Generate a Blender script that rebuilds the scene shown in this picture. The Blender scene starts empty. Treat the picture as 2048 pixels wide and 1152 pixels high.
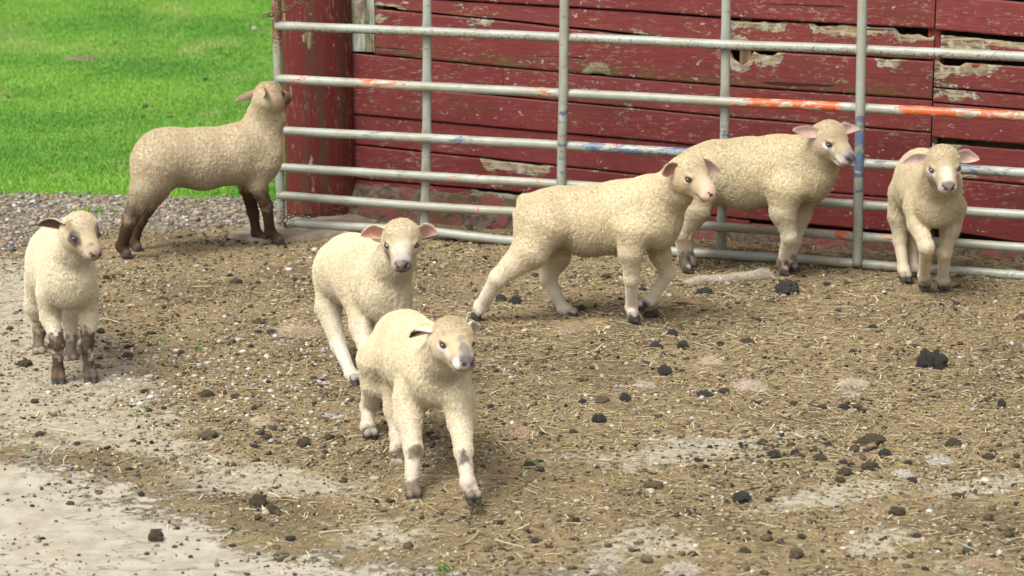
import bpy, bmesh, math, random
import numpy as np
from mathutils import Vector, Matrix
from mathutils.kdtree import KDTree

sc = bpy.context.scene
PI = math.pi
rad = math.radians

# ------------------------------------------------------------------ camera
CAM_H, FPX = 2.2, 5700.0
PITCH = math.atan(1276 / FPX)
cd = bpy.data.cameras.new('camera')
cd.sensor_width = 36.0
cd.lens = FPX / 2048 * 36.0
cd.clip_start = 0.1
cd.clip_end = 3000
cd.dof.use_dof = True
cd.dof.focus_distance = 8.9
cd.dof.aperture_fstop = 6.3
cam = bpy.data.objects.new('camera', cd)
sc.collection.objects.link(cam)
cam.location = (0, 0, CAM_H)
cam.rotation_euler = (PI / 2 - PITCH, 0, 0)
sc.camera = cam

# ------------------------------------------------------------------ sky and sun (bright overcast)
SUN_EL, SUN_AZ = 56.0, -22.0      # azimuth measured from +Y towards +X; negative elevation side handled below
w = bpy.data.worlds.new('World')
sc.world = w
w.use_nodes = True
nt = w.node_tree
bg = nt.nodes['Background']
sky = nt.nodes.new('ShaderNodeTexSky')
sky.sky_type = 'NISHITA'
sky.sun_disc = False
sky.sun_elevation = rad(SUN_EL)
sky.sun_rotation = rad(215)
sky.air_density = 1.0
sky.dust_density = 5.0
sky.ozone_density = 1.0
hs = nt.nodes.new('ShaderNodeHueSaturation')      # the sky is clouded over: little blue in it
hs.inputs['Saturation'].default_value = 0.22
nt.links.new(sky.outputs[0], hs.inputs['Color'])
nt.links.new(hs.outputs[0], bg.inputs['Color'])
bg.inputs['Strength'].default_value = 0.145
sd = bpy.data.lights.new('sun', 'SUN')
sd.energy = 1.9
sd.angle = rad(20)
sd.color = (1.0, 0.97, 0.90)
sun = bpy.data.objects.new('sun', sd)
sc.collection.objects.link(sun)
_az = rad(215)                                     # clockwise from +Y
sdir = Vector((math.sin(_az) * math.cos(rad(SUN_EL)), math.cos(_az) * math.cos(rad(SUN_EL)), math.sin(rad(SUN_EL))))
sun.rotation_euler = sdir.to_track_quat('Z', 'Y').to_euler()
sc.view_settings.view_transform = 'Standard'
sc.view_settings.look = 'None'
sc.view_settings.exposure = 0.56
sc.view_settings.gamma = 1.0
sc.view_settings.use_curve_mapping = False
sc.render.engine = 'CYCLES'
try:
    sc.cycles.use_denoising = True
    sc.cycles.denoising_prefilter = 'ACCURATE'
    sc.cycles.denoising_input_passes = 'RGB_ALBEDO_NORMAL'
    sc.cycles.max_bounces = 6
    sc.cycles.diffuse_bounces = 3
    sc.cycles.sample_clamp_indirect = 4
except Exception:
    pass
sc.render.film_transparent = False

# ------------------------------------------------------------------ helpers
_c, _s = math.cos(PITCH), math.sin(PITCH)
def ray(u, v):
    a, b = (u - 1024) / FPX, (576 - v) / FPX
    return np.array([a, _c + b * _s, -_s + b * _c])
CO = np.array([0, 0, CAM_H])
def atY(u, v, Y):                      # the point at world depth Y seen there
    d = ray(u, v)
    return CO + d * (Y / d[1])
def onG(u, v, z=0.0):                  # the point on the ground seen there
    d = ray(u, v)
    return CO + d * ((z - CAM_H) / d[2])
def onL(u, v, A, B):                   # the point on the vertical plane through ground points A, B
    n = np.array([-(B[1] - A[1]), B[0] - A[0], 0.0])
    d = ray(u, v)
    return CO + d * (np.dot(n, A - CO) / np.dot(n, d))
def proj(p):
    d = np.asarray(p) - CO
    dep = d[..., 1] * _c - d[..., 2] * _s
    up = d[..., 1] * _s + d[..., 2] * _c
    return np.stack([1024 + FPX * d[..., 0] / dep, 576 - FPX * up / dep], -1)

def tag(o, label=None, cat=None, group=None, kind=None):
    if label: o['label'] = label
    if cat: o['category'] = cat
    if group: o['group'] = group
    if kind: o['kind'] = kind
    return o
def empty(name, loc, label, cat, group=None):
    o = bpy.data.objects.new(name, None)
    o.location = loc
    o.empty_display_size = 0.1
    sc.collection.objects.link(o)
    return tag(o, label, cat, group)
def mesh_obj(name, V, F, mats=(), parent=None, smooth=True, fmat=None, col=None, attrs=None):
    V = np.asarray(V, dtype=np.float64).reshape(-1, 3)
    if parent is not None:
        V = V - np.array(parent['_w'] if '_w' in parent else world_loc(parent))
    me = bpy.data.meshes.new(name)
    if isinstance(F, np.ndarray):
        n, k = F.shape
        me.vertices.add(len(V)); me.vertices.foreach_set('co', V.astype(np.float32).ravel())
        me.loops.add(n * k); me.loops.foreach_set('vertex_index', F.astype(np.int32).ravel())
        me.polygons.add(n)
        me.polygons.foreach_set('loop_start', np.arange(0, n * k, k, dtype=np.int32))
        try: me.polygons.foreach_set('loop_total', np.full(n, k, dtype=np.int32))
        except Exception: pass
    else:
        me.from_pydata(V.tolist(), [], F)
    for m in (mats if isinstance(mats, (list, tuple)) else [mats]):
        me.materials.append(m)
    if fmat is not None:
        me.polygons.foreach_set('material_index', np.asarray(fmat, dtype=np.int32))
    me.update(calc_edges=True)
    me.validate(verbose=False)
    if smooth:
        me.polygons.foreach_set('use_smooth', np.ones(len(me.polygons), dtype=bool))
    if col is not None and len(me.vertices) == len(col):
        at = me.attributes.new('Col', 'FLOAT_COLOR', 'POINT')
        c4 = np.ones((len(V), 4), dtype=np.float32); c4[:, :3] = col
        at.data.foreach_set('color', c4.ravel())
    for k2, val in (attrs or {}).items():
        at = me.attributes.new(k2, 'FLOAT', 'POINT')
        at.data.foreach_set('value', np.asarray(val, dtype=np.float32))
    o = bpy.data.objects.new(name, me)
    sc.collection.objects.link(o)
    if parent is not None: o.parent = parent
    return o
def world_loc(o):
    p = np.array(o.location)
    while o.parent is not None:
        o = o.parent
        p = p + np.array(o.location)
    return p

# lattice value noise, vectorised
_rng = np.random.RandomState(7)
_LAT = _rng.rand(64, 64, 64).astype(np.float32)
def vnoise(p, freq=1.0, seed=0):
    q = np.asarray(p, dtype=np.float64) * freq + seed * 17.37
    i = np.floor(q).astype(np.int64); f = q - i
    f = f * f * (3 - 2 * f)
    i &= 63; j = (i + 1) & 63
    x0, y0, z0 = i[..., 0], i[..., 1], i[..., 2]; x1, y1, z1 = j[..., 0], j[..., 1], j[..., 2]
    fx, fy, fz = f[..., 0], f[..., 1], f[..., 2]
    a = _LAT[x0, y0, z0] * (1 - fx) + _LAT[x1, y0, z0] * fx
    b = _LAT[x0, y1, z0] * (1 - fx) + _LAT[x1, y1, z0] * fx
    c = _LAT[x0, y0, z1] * (1 - fx) + _LAT[x1, y0, z1] * fx
    d = _LAT[x0, y1, z1] * (1 - fx) + _LAT[x1, y1, z1] * fx
    return (a * (1 - fy) + b * fy) * (1 - fz) + (c * (1 - fy) + d * fy) * fz
def fbm(p, freq, octv=3, seed=0):
    s, a, t = 0, 1.0, 0
    for k in range(octv):
        s = s + a * vnoise(p, freq * 2 ** k, seed + k * 3); t += a; a *= 0.5
    return s / t
def n1(x, freq, seed=0, octv=3):
    x = np.asarray(x, dtype=np.float64)
    return fbm(np.stack([x, x * 0, x * 0], -1), freq, octv, seed) * 2 - 1

# ------------------------------------------------------------------ node material helpers
class NM:
    def __init__(s, name, rough=0.8, spec=0.3):
        s.m = bpy.data.materials.new(name); s.m.use_nodes = True
        s.t = s.m.node_tree; s.b = s.t.nodes['Principled BSDF']
        s.b.inputs['Roughness'].default_value = rough
        s.b.inputs['Specular IOR Level'].default_value = spec
        s.x = s.t.nodes.new('ShaderNodeTexCoord')
    def n(s, typ, **kw):
        nd = s.t.nodes.new('ShaderNode' + typ)
        for k, v in kw.items(): setattr(nd, k, v)
        return nd
    def l(s, a, b): s.t.links.new(a, b)
    def setin(s, nd, idx, val):
        if hasattr(val, 'is_output'): s.l(val, nd.inputs[idx])
        elif isinstance(val, (tuple, list)): nd.inputs[idx].default_value = tuple(val) + ((1.0,) if len(val) == 3 and nd.inputs[idx].type == 'RGBA' else ())
        else: nd.inputs[idx].default_value = val
    def co(s, scale=(1, 1, 1), src='Object', rot=(0, 0, 0), loc=(0, 0, 0)):
        mp = s.n('Mapping'); s.l(s.x.outputs[src], mp.inputs[0])
        mp.inputs['Scale'].default_value = scale; mp.inputs['Rotation'].default_value = rot
        mp.inputs['Location'].default_value = loc
        return mp.outputs[0]
    def noise(s, vec, scale, detail=4, rough=0.6, dist=0.0, out=0):
        nd = s.n('TexNoise'); s.l(vec, nd.inputs['Vector'])
        nd.inputs['Scale'].default_value = scale; nd.inputs['Detail'].default_value = detail
        nd.inputs['Roughness'].default_value = rough; nd.inputs['Distortion'].default_value = dist
        return nd.outputs[out]
    def voro(s, vec, scale, feat='F1', out=0, rnd=1.0):
        nd = s.n('TexVoronoi'); nd.feature = feat; s.l(vec, nd.inputs['Vector'])
        nd.inputs['Scale'].default_value = scale; nd.inputs['Randomness'].default_value = rnd
        return nd.outputs[out]
    def ramp(s, fac, a, b, ca=0.0, cb=1.0):           # smooth threshold a..b -> 0..1
        nd = s.n('MapRange'); nd.interpolation_type = 'SMOOTHSTEP'
        s.setin(nd, 0, fac); nd.inputs[1].default_value = a; nd.inputs[2].default_value = b
        nd.inputs[3].default_value = ca; nd.inputs[4].default_value = cb
        return nd.outputs[0]
    def math(s, op, a, b=0.0, c=0.0):
        nd = s.n('Math'); nd.operation = op
        s.setin(nd, 0, a); s.setin(nd, 1, b)
        if op in ('MULTIPLY_ADD',): s.setin(nd, 2, c)
        return nd.outputs[0]
    def mix(s, fac, a, b, mode='MIX'):
        nd = s.n('Mix'); nd.data_type = 'RGBA'; nd.blend_type = mode
        s.setin(nd, 0, fac); s.setin(nd, 6, a); s.setin(nd, 7, b)
        return nd.outputs[2]
    def attr(s, name, out='Color'):
        nd = s.n('Attribute'); nd.attribute_name = name
        return nd.outputs[out]
    def bump(s, h, strength=0.5, dist=0.01, prev=None):
        nd = s.n('Bump'); s.setin(nd, 'Height', h)
        nd.inputs['Strength'].default_value = strength; nd.inputs['Distance'].default_value = dist
        if prev is not None: s.l(prev, nd.inputs['Normal'])
        return nd.outputs[0]
    def fin(s, col, normal=None, rough=None):
        s.setin(s.b, 'Base Color', col)
        if normal is not None: s.l(normal, s.b.inputs['Normal'])
        if rough is not None: s.setin(s.b, 'Roughness', rough)
        return s.m

# ------------------------------------------------------------------ mesh helpers
def frames(pts):
    P = [np.asarray(p, float) for p in pts]
    T = []
    for i in range(len(P)):
        a = P[max(i - 1, 0)]; b = P[min(i + 1, len(P) - 1)]
        t = b - a; T.append(t / (np.linalg.norm(t) + 1e-12))
    ref = np.array([0, 0, 1.0]) if abs(T[0][2]) < 0.9 else np.array([0, 1.0, 0])
    N = []
    n = ref - T[0] * np.dot(ref, T[0]); n /= np.linalg.norm(n)
    for t in T:
        n = n - t * np.dot(n, t); n /= np.linalg.norm(n); N.append(n.copy())
    return P, T, N
def tube(pts, r, seg=16, cap=True, off=0):
    """swept tube; r is a number, a list, or a list of (ra, rb) pairs for a flattened section"""
    P, T, N = frames(pts)
    V, F = [], []
    for i, (p, t, n) in enumerate(zip(P, T, N)):
        b = np.cross(t, n)
        rr = r[i] if isinstance(r, (list, tuple)) else r
        ra, rb = rr if isinstance(rr, (list, tuple)) else (rr, rr)
        for k in range(seg):
            a = 2 * PI * k / seg
            V.append(p + n * math.cos(a) * ra + b * math.sin(a) * rb)
    for i in range(len(P) - 1):
        for k in range(seg):
            k2 = (k + 1) % seg
            F.append((off + i * seg + k, off + i * seg + k2, off + (i + 1) * seg + k2, off + (i + 1) * seg + k))
    if cap:
        F.append(tuple(off + k for k in range(seg))[::-1])
        F.append(tuple(off + (len(P) - 1) * seg + k for k in range(seg)))
    return V, F
class MB:
    def __init__(s): s.V, s.F = [], []
    def add(s, V, F):
        o = len(s.V); s.V += [np.asarray(v, float) for v in V]; s.F += [tuple(i + o for i in f) for f in F]
    def tube(s, *a, **k): s.add(*tube(*a, **k))
    def box(s, c, h, ax=None):
        c = np.asarray(c, float)
        ax = ax if ax is not None else np.eye(3)
        V = [c + sum(ax[i] * h[i] * sg[i] for i in range(3)) for sg in [(x, y, z) for x in (-1, 1) for y in (-1, 1) for z in (-1, 1)]]
        F = [(0, 1, 3, 2), (4, 6, 7, 5), (0, 4, 5, 1), (2, 3, 7, 6), (0, 2, 6, 4), (1, 5, 7, 3)]
        s.add(V, F)
    def build(s, name, mats, parent=None, smooth=True, **k):
        return mesh_obj(name, s.V, s.F, mats, parent, smooth, **k)
def bevel(o, wdt, seg=2):
    m = o.modifiers.new('bevel', 'BEVEL'); m.width = wdt; m.segments = seg; m.limit_method = 'ANGLE'
    return o
def resample(pts, step):
    P = np.asarray(pts, float); out = []
    for a, b in zip(P[:-1], P[1:]):
        n = max(1, int(round(np.linalg.norm(b - a) / step)))
        for i in range(n): out.append(a + (b - a) * i / n)
    out.append(P[-1]); return out
# ================================================================== materials of barn and gate
def make_wood(name, red, peel=0.5, vertical=False, seed=0.0):
    """painted boards: weathered red paint peeling to primer and raw grain. 'wear' attribute adds peeling near rotten edges"""
    m = NM(name, 0.72, 0.25)
    sx = (1, 1, 7) if vertical else (1, 7, 7)
    axis = (1, 1, 0.09) if vertical else (0.09, 1, 1)
    u = m.co(axis, loc=(seed, seed, seed))
    iso = m.co((1, 1, 1), loc=(seed, 0, 0))
    str2 = m.co((0.45, 1, 1) if not vertical else (1, 1, 0.4), loc=(seed, 0, seed))
    grain = m.noise(u, 170, 6, 0.65)
    grain2 = m.noise(u, 48, 4, 0.6, 0.4)
    big = m.noise(iso, 3.2, 3, 0.5)
    wear = m.attr('wear', 'Fac')
    # paint colour
    tone = m.attr('tone', 'Fac')
    red_a = m.mix(m.ramp(big, 0.3, 0.7), red, tuple(c * 0.78 for c in red))
    red_b = m.mix(m.ramp(tone, 0.0, 1.0), red_a, tuple(min(1, c * f) for c, f in zip(red, (1.18, 1.35, 1.3))))
    red_b = m.mix(m.ramp(grain, 0.40, 0.62, 0.0, 0.55), red_b, tuple(c * 0.6 for c in red))
    dirtn = m.noise(str2, 5.5, 5, 0.6)
    red_b = m.mix(m.ramp(dirtn, 0.52, 0.75, 0, 0.5), red_b, (0.075, 0.045, 0.025))
    # peeling
    pn = m.noise(str2, 11, 8, 0.68, 0.25)
    pn2 = m.noise(iso, 3.0, 2, 0.5)
    pm = m.math('ADD', pn, m.math('MULTIPLY', pn2, 0.30))
    pm = m.math('ADD', pm, m.math('MULTIPLY', wear, 0.30))
    pm = m.math('ADD', pm, m.math('MULTIPLY', grain, 0.10))
    th = 0.915 - 0.12 * peel
    peelm = m.ramp(pm, th, th + 0.012)
    rim = m.ramp(pm, th - 0.018, th)
    # flecks: small chips
    fl = m.noise(m.co((0.6, 1, 1) if not vertical else (1, 1, .4), loc=(3 + seed, 0, 0)), 55, 6, 0.75)
    fm = m.math('MULTIPLY', m.ramp(fl, 0.61, 0.625), m.ramp(m.noise(iso, 6, 3), 0.46, 0.60))
    raw = m.mix(m.ramp(grain2, 0.35, 0.65), (0.40, 0.30, 0.17), (0.22, 0.17, 0.105))
    raw = m.mix(m.ramp(grain, 0.45, 0.6, 0, 0.75), raw, (0.05, 0.035, 0.022))
    prim = m.mix(m.ramp(m.noise(iso, 26, 6, 0.75), 0.50, 0.58), raw, (0.36, 0.33, 0.27))
    lich = m.mix(m.ramp(m.noise(m.co(loc=(7, 2, 1)), 7, 3), 0.54, 0.66, 0, .5), prim, (0.27, 0.27, 0.16))
    col = m.mix(m.math('MULTIPLY', rim, 0.25), red_b, (0.05, 0.02, 0.016))
    col = m.mix(peelm, col, lich)
    fl2 = m.noise(m.co((0.28, 1, 1) if not vertical else (1, 1, .2), loc=(9 + seed, 2, 0)), 85, 7, 0.8)
    fm2 = m.math('MULTIPLY', m.ramp(fl2, 0.565, 0.585), m.ramp(m.noise(m.co((.6, 1, 1)), 4.3, 4), 0.43, 0.56))
    col = m.mix(m.math('MULTIPLY', fm2, .8), col, (0.25, 0.19, 0.13))
    col = m.mix(fm, col, (0.42, 0.38, 0.31))
    if vertical:
        sv = m.noise(m.co((1, 1, 0.05), loc=(2, 2, 2)), 22, 6, 0.7)
        col = m.mix(m.ramp(sv, 0.50, 0.60, 0, .8), col, (0.075, 0.045, 0.022))
        col = m.mix(m.ramp(m.noise(m.co((1, 1, 0.03), loc=(5, 2, 2)), 9, 5, 0.65), 0.58, 0.64, 0, .7), col, (0.16, 0.11, 0.05))
    moss = m.attr('moss', 'Fac')
    mm = m.math('MULTIPLY', moss, m.ramp(m.noise(iso, 14, 5, 0.7), 0.4, 0.62))
    col = m.mix(mm, col, (0.075, 0.085, 0.018))
    # nail heads and cracks
    crack = m.ramp(m.noise(m.co((0.05, 1, 1) if not vertical else (1, 1, 0.05), loc=(1.7 + seed, 0, 0)), 26, 3, 0.5, 0.3), 0.69, 0.71)
    col = m.mix(m.math('MULTIPLY', crack, 0.9), col, (0.022, 0.012, 0.01))
    h = m.math('ADD', m.math('MULTIPLY', grain, 0.35), m.math('MULTIPLY', peelm, -0.55))
    h = m.math('ADD', h, m.math('MULTIPLY', crack, -0.9))
    h = m.math('ADD', h, m.math('MULTIPLY', fm, -0.3))
    nrm = m.bump(h, 0.9, 0.0035)
    nrm = m.bump(m.noise(u, 20, 3), 0.35, 0.008, nrm)
    return m.fin(col, nrm, m.ramp(peelm, 0, 1, 0.6, 0.9))
RED = (0.182, 0.032, 0.030)
M_board = make_wood('red_board_paint', RED, 0.42)
M_post = make_wood('red_post_paint', (0.150, 0.024, 0.020), 0.62, vertical=True, seed=4.2)
M_batten = make_wood('peeled_batten_paint', (0.40, 0.42, 0.35), 0.9, vertical=True, seed=9.1)

def plain(name, c1, c2, scale=20, rough=0.85, b=0.4, dist=0.01, spec=0.3, stretch=(1, 1, 1)):
    m = NM(name, rough, spec)
    n = m.noise(m.co(stretch), scale, 6, 0.65)
    col = m.mix(m.ramp(n, 0.35, 0.65), c1, c2)
    return m.fin(col, m.bump(m.noise(m.co(stretch), scale * 2.5, 5, 0.7), b, dist))
M_dark = plain('old_dark_timber', (0.05, 0.035, 0.025), (0.02, 0.015, 0.012), 12)
M_rawstud = plain('raw_timber', (0.26, 0.17, 0.09), (0.12, 0.08, 0.05), 30, stretch=(1, 1, 0.1))
M_roof = plain('unseen_roof_metal', (0.25, 0.25, 0.25), (0.16, 0.13, 0.11), 6, 0.5)

def make_found():
    m = NM('plinth_concrete', 0.9, 0.2)
    o = m.co()
    n = m.noise(o, 9, 7, 0.7); n2 = m.noise(o, 30, 6, 0.7); n3 = m.noise(o, 4, 3)
    c = m.mix(m.ramp(n2, 0.4, 0.62), (0.17, 0.13, 0.10), (0.065, 0.05, 0.035))
    c = m.mix(m.ramp(n, 0.50, 0.56, 0, 0.85), c, (0.21, 0.06, 0.055))
    c = m.mix(m.ramp(n3, 0.55, 0.7, 0, 0.6), c, (0.06, 0.07, 0.02))
    return m.fin(c, m.bump(n2, 1.0, 0.02))
M_found = make_found()

def make_gate_mat():
    """pale galvanised-look paint, with rust freckles below and old orange and blue coats showing where rubbed"""
    m = NM('gate_paint', 0.42, 0.45)
    geo = m.n('NewGeometry')
    o = m.co((0.22, 1, 1)); iso = m.co()
    up = m.attr('vert', 'Fac')
    long_ = m.mix(up, o, m.co((1, 1, 0.2)))
    sep = m.n('SeparateXYZ'); m.l(geo.outputs['Normal'], sep.inputs[0])
    base = m.mix(m.ramp(m.noise(iso, 7, 5, 0.6), 0.35, 0.68), (0.33, 0.36, 0.315), (0.27, 0.275, 0.215))
    base = m.mix(m.ramp(m.noise(long_, 16, 6, 0.7), 0.48, 0.64, 0, 0.7), base, (0.29, 0.25, 0.16))
    base = m.mix(m.ramp(m.noise(m.co((0.15, 1, 1), loc=(3, 3, 8)), 60, 6, 0.7), 0.60, 0.64, 0, 0.55), base, (0.12, 0.09, 0.06))
    # orange and blue old coats
    ws = m.attr('orange', 'Fac'); wb = m.attr('blue', 'Fac'); wd = m.attr('rust', 'Fac')
    pn = m.noise(long_, 34, 8, 0.72, 0.3)
    om = m.ramp(m.math('ADD', pn, m.math('MULTIPLY', ws, 0.20)), 0.675, 0.70)
    om2 = m.ramp(m.math('ADD', m.noise(m.co((0.3, 1, 1), loc=(5, 1, 0)), 46, 7, 0.7), m.math('MULTIPLY', ws, 0.16)), 0.70, 0.71)
    bn = m.noise(m.co((0.25, 1, 1) , loc=(2, 4, 1)), 26, 8, 0.72)
    bm_ = m.ramp(m.math('ADD', bn, m.math('MULTIPLY', wb, 0.20)), 0.69, 0.71)
    rim = m.ramp(m.math('ADD', pn, m.math('MULTIPLY', ws, 0.22)), 0.63, 0.67)
    col = m.mix(m.math('MULTIPLY', rim, m.math('MULTIPLY', ws, 0.8)), base, (0.50, 0.46, 0.34))
    bc = m.mix(m.ramp(m.noise(iso, 40, 5), 0.42, 0.6), (0.10, 0.17, 0.27), (0.12, 0.12, 0.17))
    col = m.mix(bm_, col, bc)
    oc = m.mix(m.ramp(m.noise(iso, 50, 5), 0.46, 0.62), (0.62, 0.10, 0.025), (0.36, 0.12, 0.05))
    col = m.mix(m.math('MAXIMUM', om, m.math('MULTIPLY', om2, 0.8)), col, oc)
    # rust freckles
    rn = m.noise(iso, 120, 6, 0.75)
    rb = m.math('ADD', rn, m.math('MULTIPLY', wd, 0.20))
    rb = m.math('ADD', rb, m.math('MULTIPLY', sep.outputs['Z'], -0.06))
    rm = m.ramp(rb, 0.70, 0.745)
    col = m.mix(rm, col, m.mix(m.noise(iso, 60, 2), (0.22, 0.09, 0.03), (0.10, 0.05, 0.03)))
    h = m.math('ADD', m.math('MULTIPLY', m.math('MAXIMUM', om, bm_), -0.5), m.math('MULTIPLY', m.noise(iso, 55, 4), 0.5))
    return m.fin(col, m.bump(h, 0.6, 0.003), m.ramp(rm, 0, 1, 0.4, 0.85))
M_gate = make_gate_mat()
M_rust = plain('rusty_chain_iron', (0.17, 0.10, 0.06), (0.06, 0.035, 0.025), 90, 0.75, 0.6, 0.003)

# ================================================================== the farm gate
GA, GB = onG(560, 463), onG(2048, 562)
gdir = (GB - GA) / np.linalg.norm(GB - GA)
gnor = np.array([gdir[1], -gdir[0], 0.0])          # towards the camera
print('gate', GA, GB)
gate = empty('farm_gate', tuple(GA), 'long pale grey tubular metal gate leaning along the red barn wall', 'gate')
def gp(u, v, off=0.0): return onL(u, v, GA, GB) + gnor * off
RAILS = [
 [(552, 52), (850, 63), (1130, 75), (1300, 82), (1447, 89), (1724, 99), (2048, 114)],
 [(554, 158), (850, 173), (1127, 187), (1300, 195), (1447, 203), (1724, 216), (2048, 233)],
 [(562, 262), (850, 276), (1127, 291), (1400, 307), (1729, 327), (2048, 346)],
 [(556, 335), (850, 352), (1127, 369), (1400, 388), (1661, 406), (2048, 430)],
 [(556, 391), (850, 413), (1037, 424), (1394, 450), (1729, 474), (2048, 496)],
 [(568, 448), (834, 460), (1005, 480), (1374, 505), (1588, 517), (1724, 528), (1783, 533), (2048, 552)]]
def bumpfun(x, spans):
    r = np.zeros_like(x)
    for a, b, s in spans: r = np.maximum(r, s * np.clip(np.minimum((x - a + 30) / 70, (b - x + 30) / 70), 0, 1))
    return r
ORANGE = [[], [(560, 640, .8), (700, 830, .75), (1050, 1125, .7), (1380, 1440, .5), (1450, 1700, 1.0), (1770, 2060, 1.0)], [(1150, 1345, .4), (1735, 1800, .8), (1900, 1960, .4)],
          [(560, 640, .3), (850, 1100, .55), (1900, 2040, .35)], [(560, 620, .35), (870, 1000, .4), (1400, 1600, .6), (1600, 1720, .7), (1740, 1800, .8)], [(1560, 1720, .3), (1930, 2048, .3)]]
BLUE = [[], [(1800, 2070, .35)], [(600, 800, .45), (880, 960, .75), (1060, 1110, .5), (1150, 1420, 1.0), (1740, 1800, .9), (1900, 2060, .95)], [], [], []]
RUST = [[(552, 2060, .75)], [(552, 2060, .3)], [(552, 2060, .35)], [(552, 2060, .2)], [(552, 800, .4), (800, 2060, .1)], [(552, 900, .35), (1700, 2060, .8)]]
def gate_tube(name, pts_px, r, ora, blu, rus, vert, off=0.0, extra=None):
    P = [gp(u, v, off) for u, v in pts_px]
    if extra is not None: P = P + [np.asarray(e) for e in extra]
    P = resample(P, 0.02)
    P = [p + np.array([0, 0, 0.0016 * n1(i * 0.02, 3, 5)]) for i, p in enumerate(P)]
    V, F = tube(P, r if not callable(r) else [r(i / (len(P) - 1), p) for i, p in enumerate(P)], 18)
    px = proj(np.array(V))
    ax = px[:, 1] if vert else px[:, 0]
    z = np.zeros(len(V))
    return mesh_obj(name, V, F, [M_gate], gate, True, attrs=dict(orange=bumpfun(ax, ora) if ora else z, blue=bumpfun(ax, blu) if blu else z,
                    rust=bumpfun(ax, rus) if rus else z, vert=z + (1.0 if vert else 0.0)))
RR = 0.0178
for k, R in enumerate(RAILS):
    last = gp(*R[-1]); prev = gp(*R[-2])
    e = last + gdir * 1.75
    e[2] = last[2] if k < 5 else last[2] - 0.01
    gate_tube('rail', R, RR * (0.97 if k in (3, 4) else 1.0), ORANGE[k], BLUE[k], RUST[k], False, extra=[e])
topz = gp(552, 52)[2] + 0.24
tp = [GA + gdir * 0.0 + np.array([0, 0, topz]), GA + gdir * (np.linalg.norm(GB - GA) + 1.75) + np.array([0, 0, topz])]
V, F = tube(resample(tp, 0.05), RR, 18)
mesh_obj('rail', V, F, [M_gate], gate, attrs=dict(orange=np.zeros(len(V)), blue=np.zeros(len(V)), rust=np.full(len(V), .4), vert=np.zeros(len(V))))
def upr(name, px, r, ora, blu, rus, off=0.0):
    b = gp(*px[-1], off); t = gp(*px[0], off)
    top = t + (t - b) / (t - b)[2] * (topz - t[2] + 0.0)
    P = [(px[0])]
    pts = [top] + [gp(u, v, off) for u, v in px]
    Pn = resample(pts, 0.012)
    rr = [r(p) for p in Pn] if callable(r) else r
    V, F = tube(Pn, rr, 18)
    ay = proj(np.array(V))[:, 1]
    z = np.zeros(len(V))
    return mesh_obj(name, V, F, [M_gate], gate, True, attrs=dict(orange=bumpfun(ay, ora), blue=bumpfun(ay, blu), rust=bumpfun(ay, rus) + .1, vert=z + 1))
upr('end_tube', [(551, 0), (556, 200), (558, 330), (562, 447)], RR * 0.96, [(-60, 60, .25), (110, 180, .7)], [], [(-80, 110, 1.3), (60, 330, .5), (400, 470, .9)], off=-0.004)
upr('upright', [(1132, 0), (1130, 180), (1127, 300), (1124, 487)], RR, [(180, 400, .15)], [(200, 370, .75)], [(60, 100, .5), (180, 400, .4)], off=0.020)
upr('upright', [(1727, 0), (1723, 200), (1720, 330), (1717, 528)], RR, [(500, 520, .5)], [(215, 390, 1.15), (470, 500, .8)], [(100, 520, .35)], off=0.020)
def strapr(levels):
    # flattened tube: wide and thin where it crosses a rail, rounder between
    def f(p):
        d = min(abs(p[2] - z) for z in levels)
        k = math.exp(-(d / 0.028) ** 2)
        return (RR * (0.62 - 0.40 * k), RR * (0.96 + 0.16 * k))
    return f
for px, ora, blu, rus in (([(850, 0), (849, 250), (845, 460)], [(270, 300, .5)], [], [(150, 380, .45)]),
                          ([(1449, 0), (1446, 250), (1438, 508)], [(240, 290, .6)], [(225, 290, .85)], [(150, 300, .5)])):
    zs = [onL(px[1][0], min(R, key=lambda q: abs(q[0] - px[1][0]))[1], GA, GB)[2] for R in RAILS]
    upr('brace_strap', px, strapr(zs), ora, blu, rus, off=-0.026)
b_ = gp(2048, 552) + gdir * 1.75
for q in (0.45, 1.0, 1.73):
    p0 = gp(2048, 552) + gdir * q; p1 = p0.copy(); p1[2] = topz
    V, F = tube(resample([p1, p0], 0.02), RR, 16)
    z = np.zeros(len(V)); mesh_obj('upright', V + gnor * 0.02 if isinstance(V, np.ndarray) else [v + gnor * 0.02 for v in V], F, [M_gate], gate, attrs=dict(orange=z, blue=z, rust=z + .3, vert=z + 1))
# weld collars where round uprights cross rails
for U in (0, 1):
    upx = [(1130, 1727)[U], (1124, 1717)[U]]
    for R in RAILS[:5]:
        v = np.interp(upx[0], [q[0] for q in R], [q[1] for q in R])
        uu = np.interp(v, [0, 520], upx)
        c = gp(uu, v); mb = MB()
        mb.tube([c - gdir * 0.028, c - gdir * 0.022, c + gdir * 0.022, c + gdir * 0.028], [RR * .9, RR * 1.13, RR * 1.13, RR * .9], 16)
        z = np.zeros(len(mb.V)); mb.build('weld_collar', M_gate, gate, attrs=dict(orange=z + .2, blue=z, rust=z + .5, vert=z))

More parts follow.
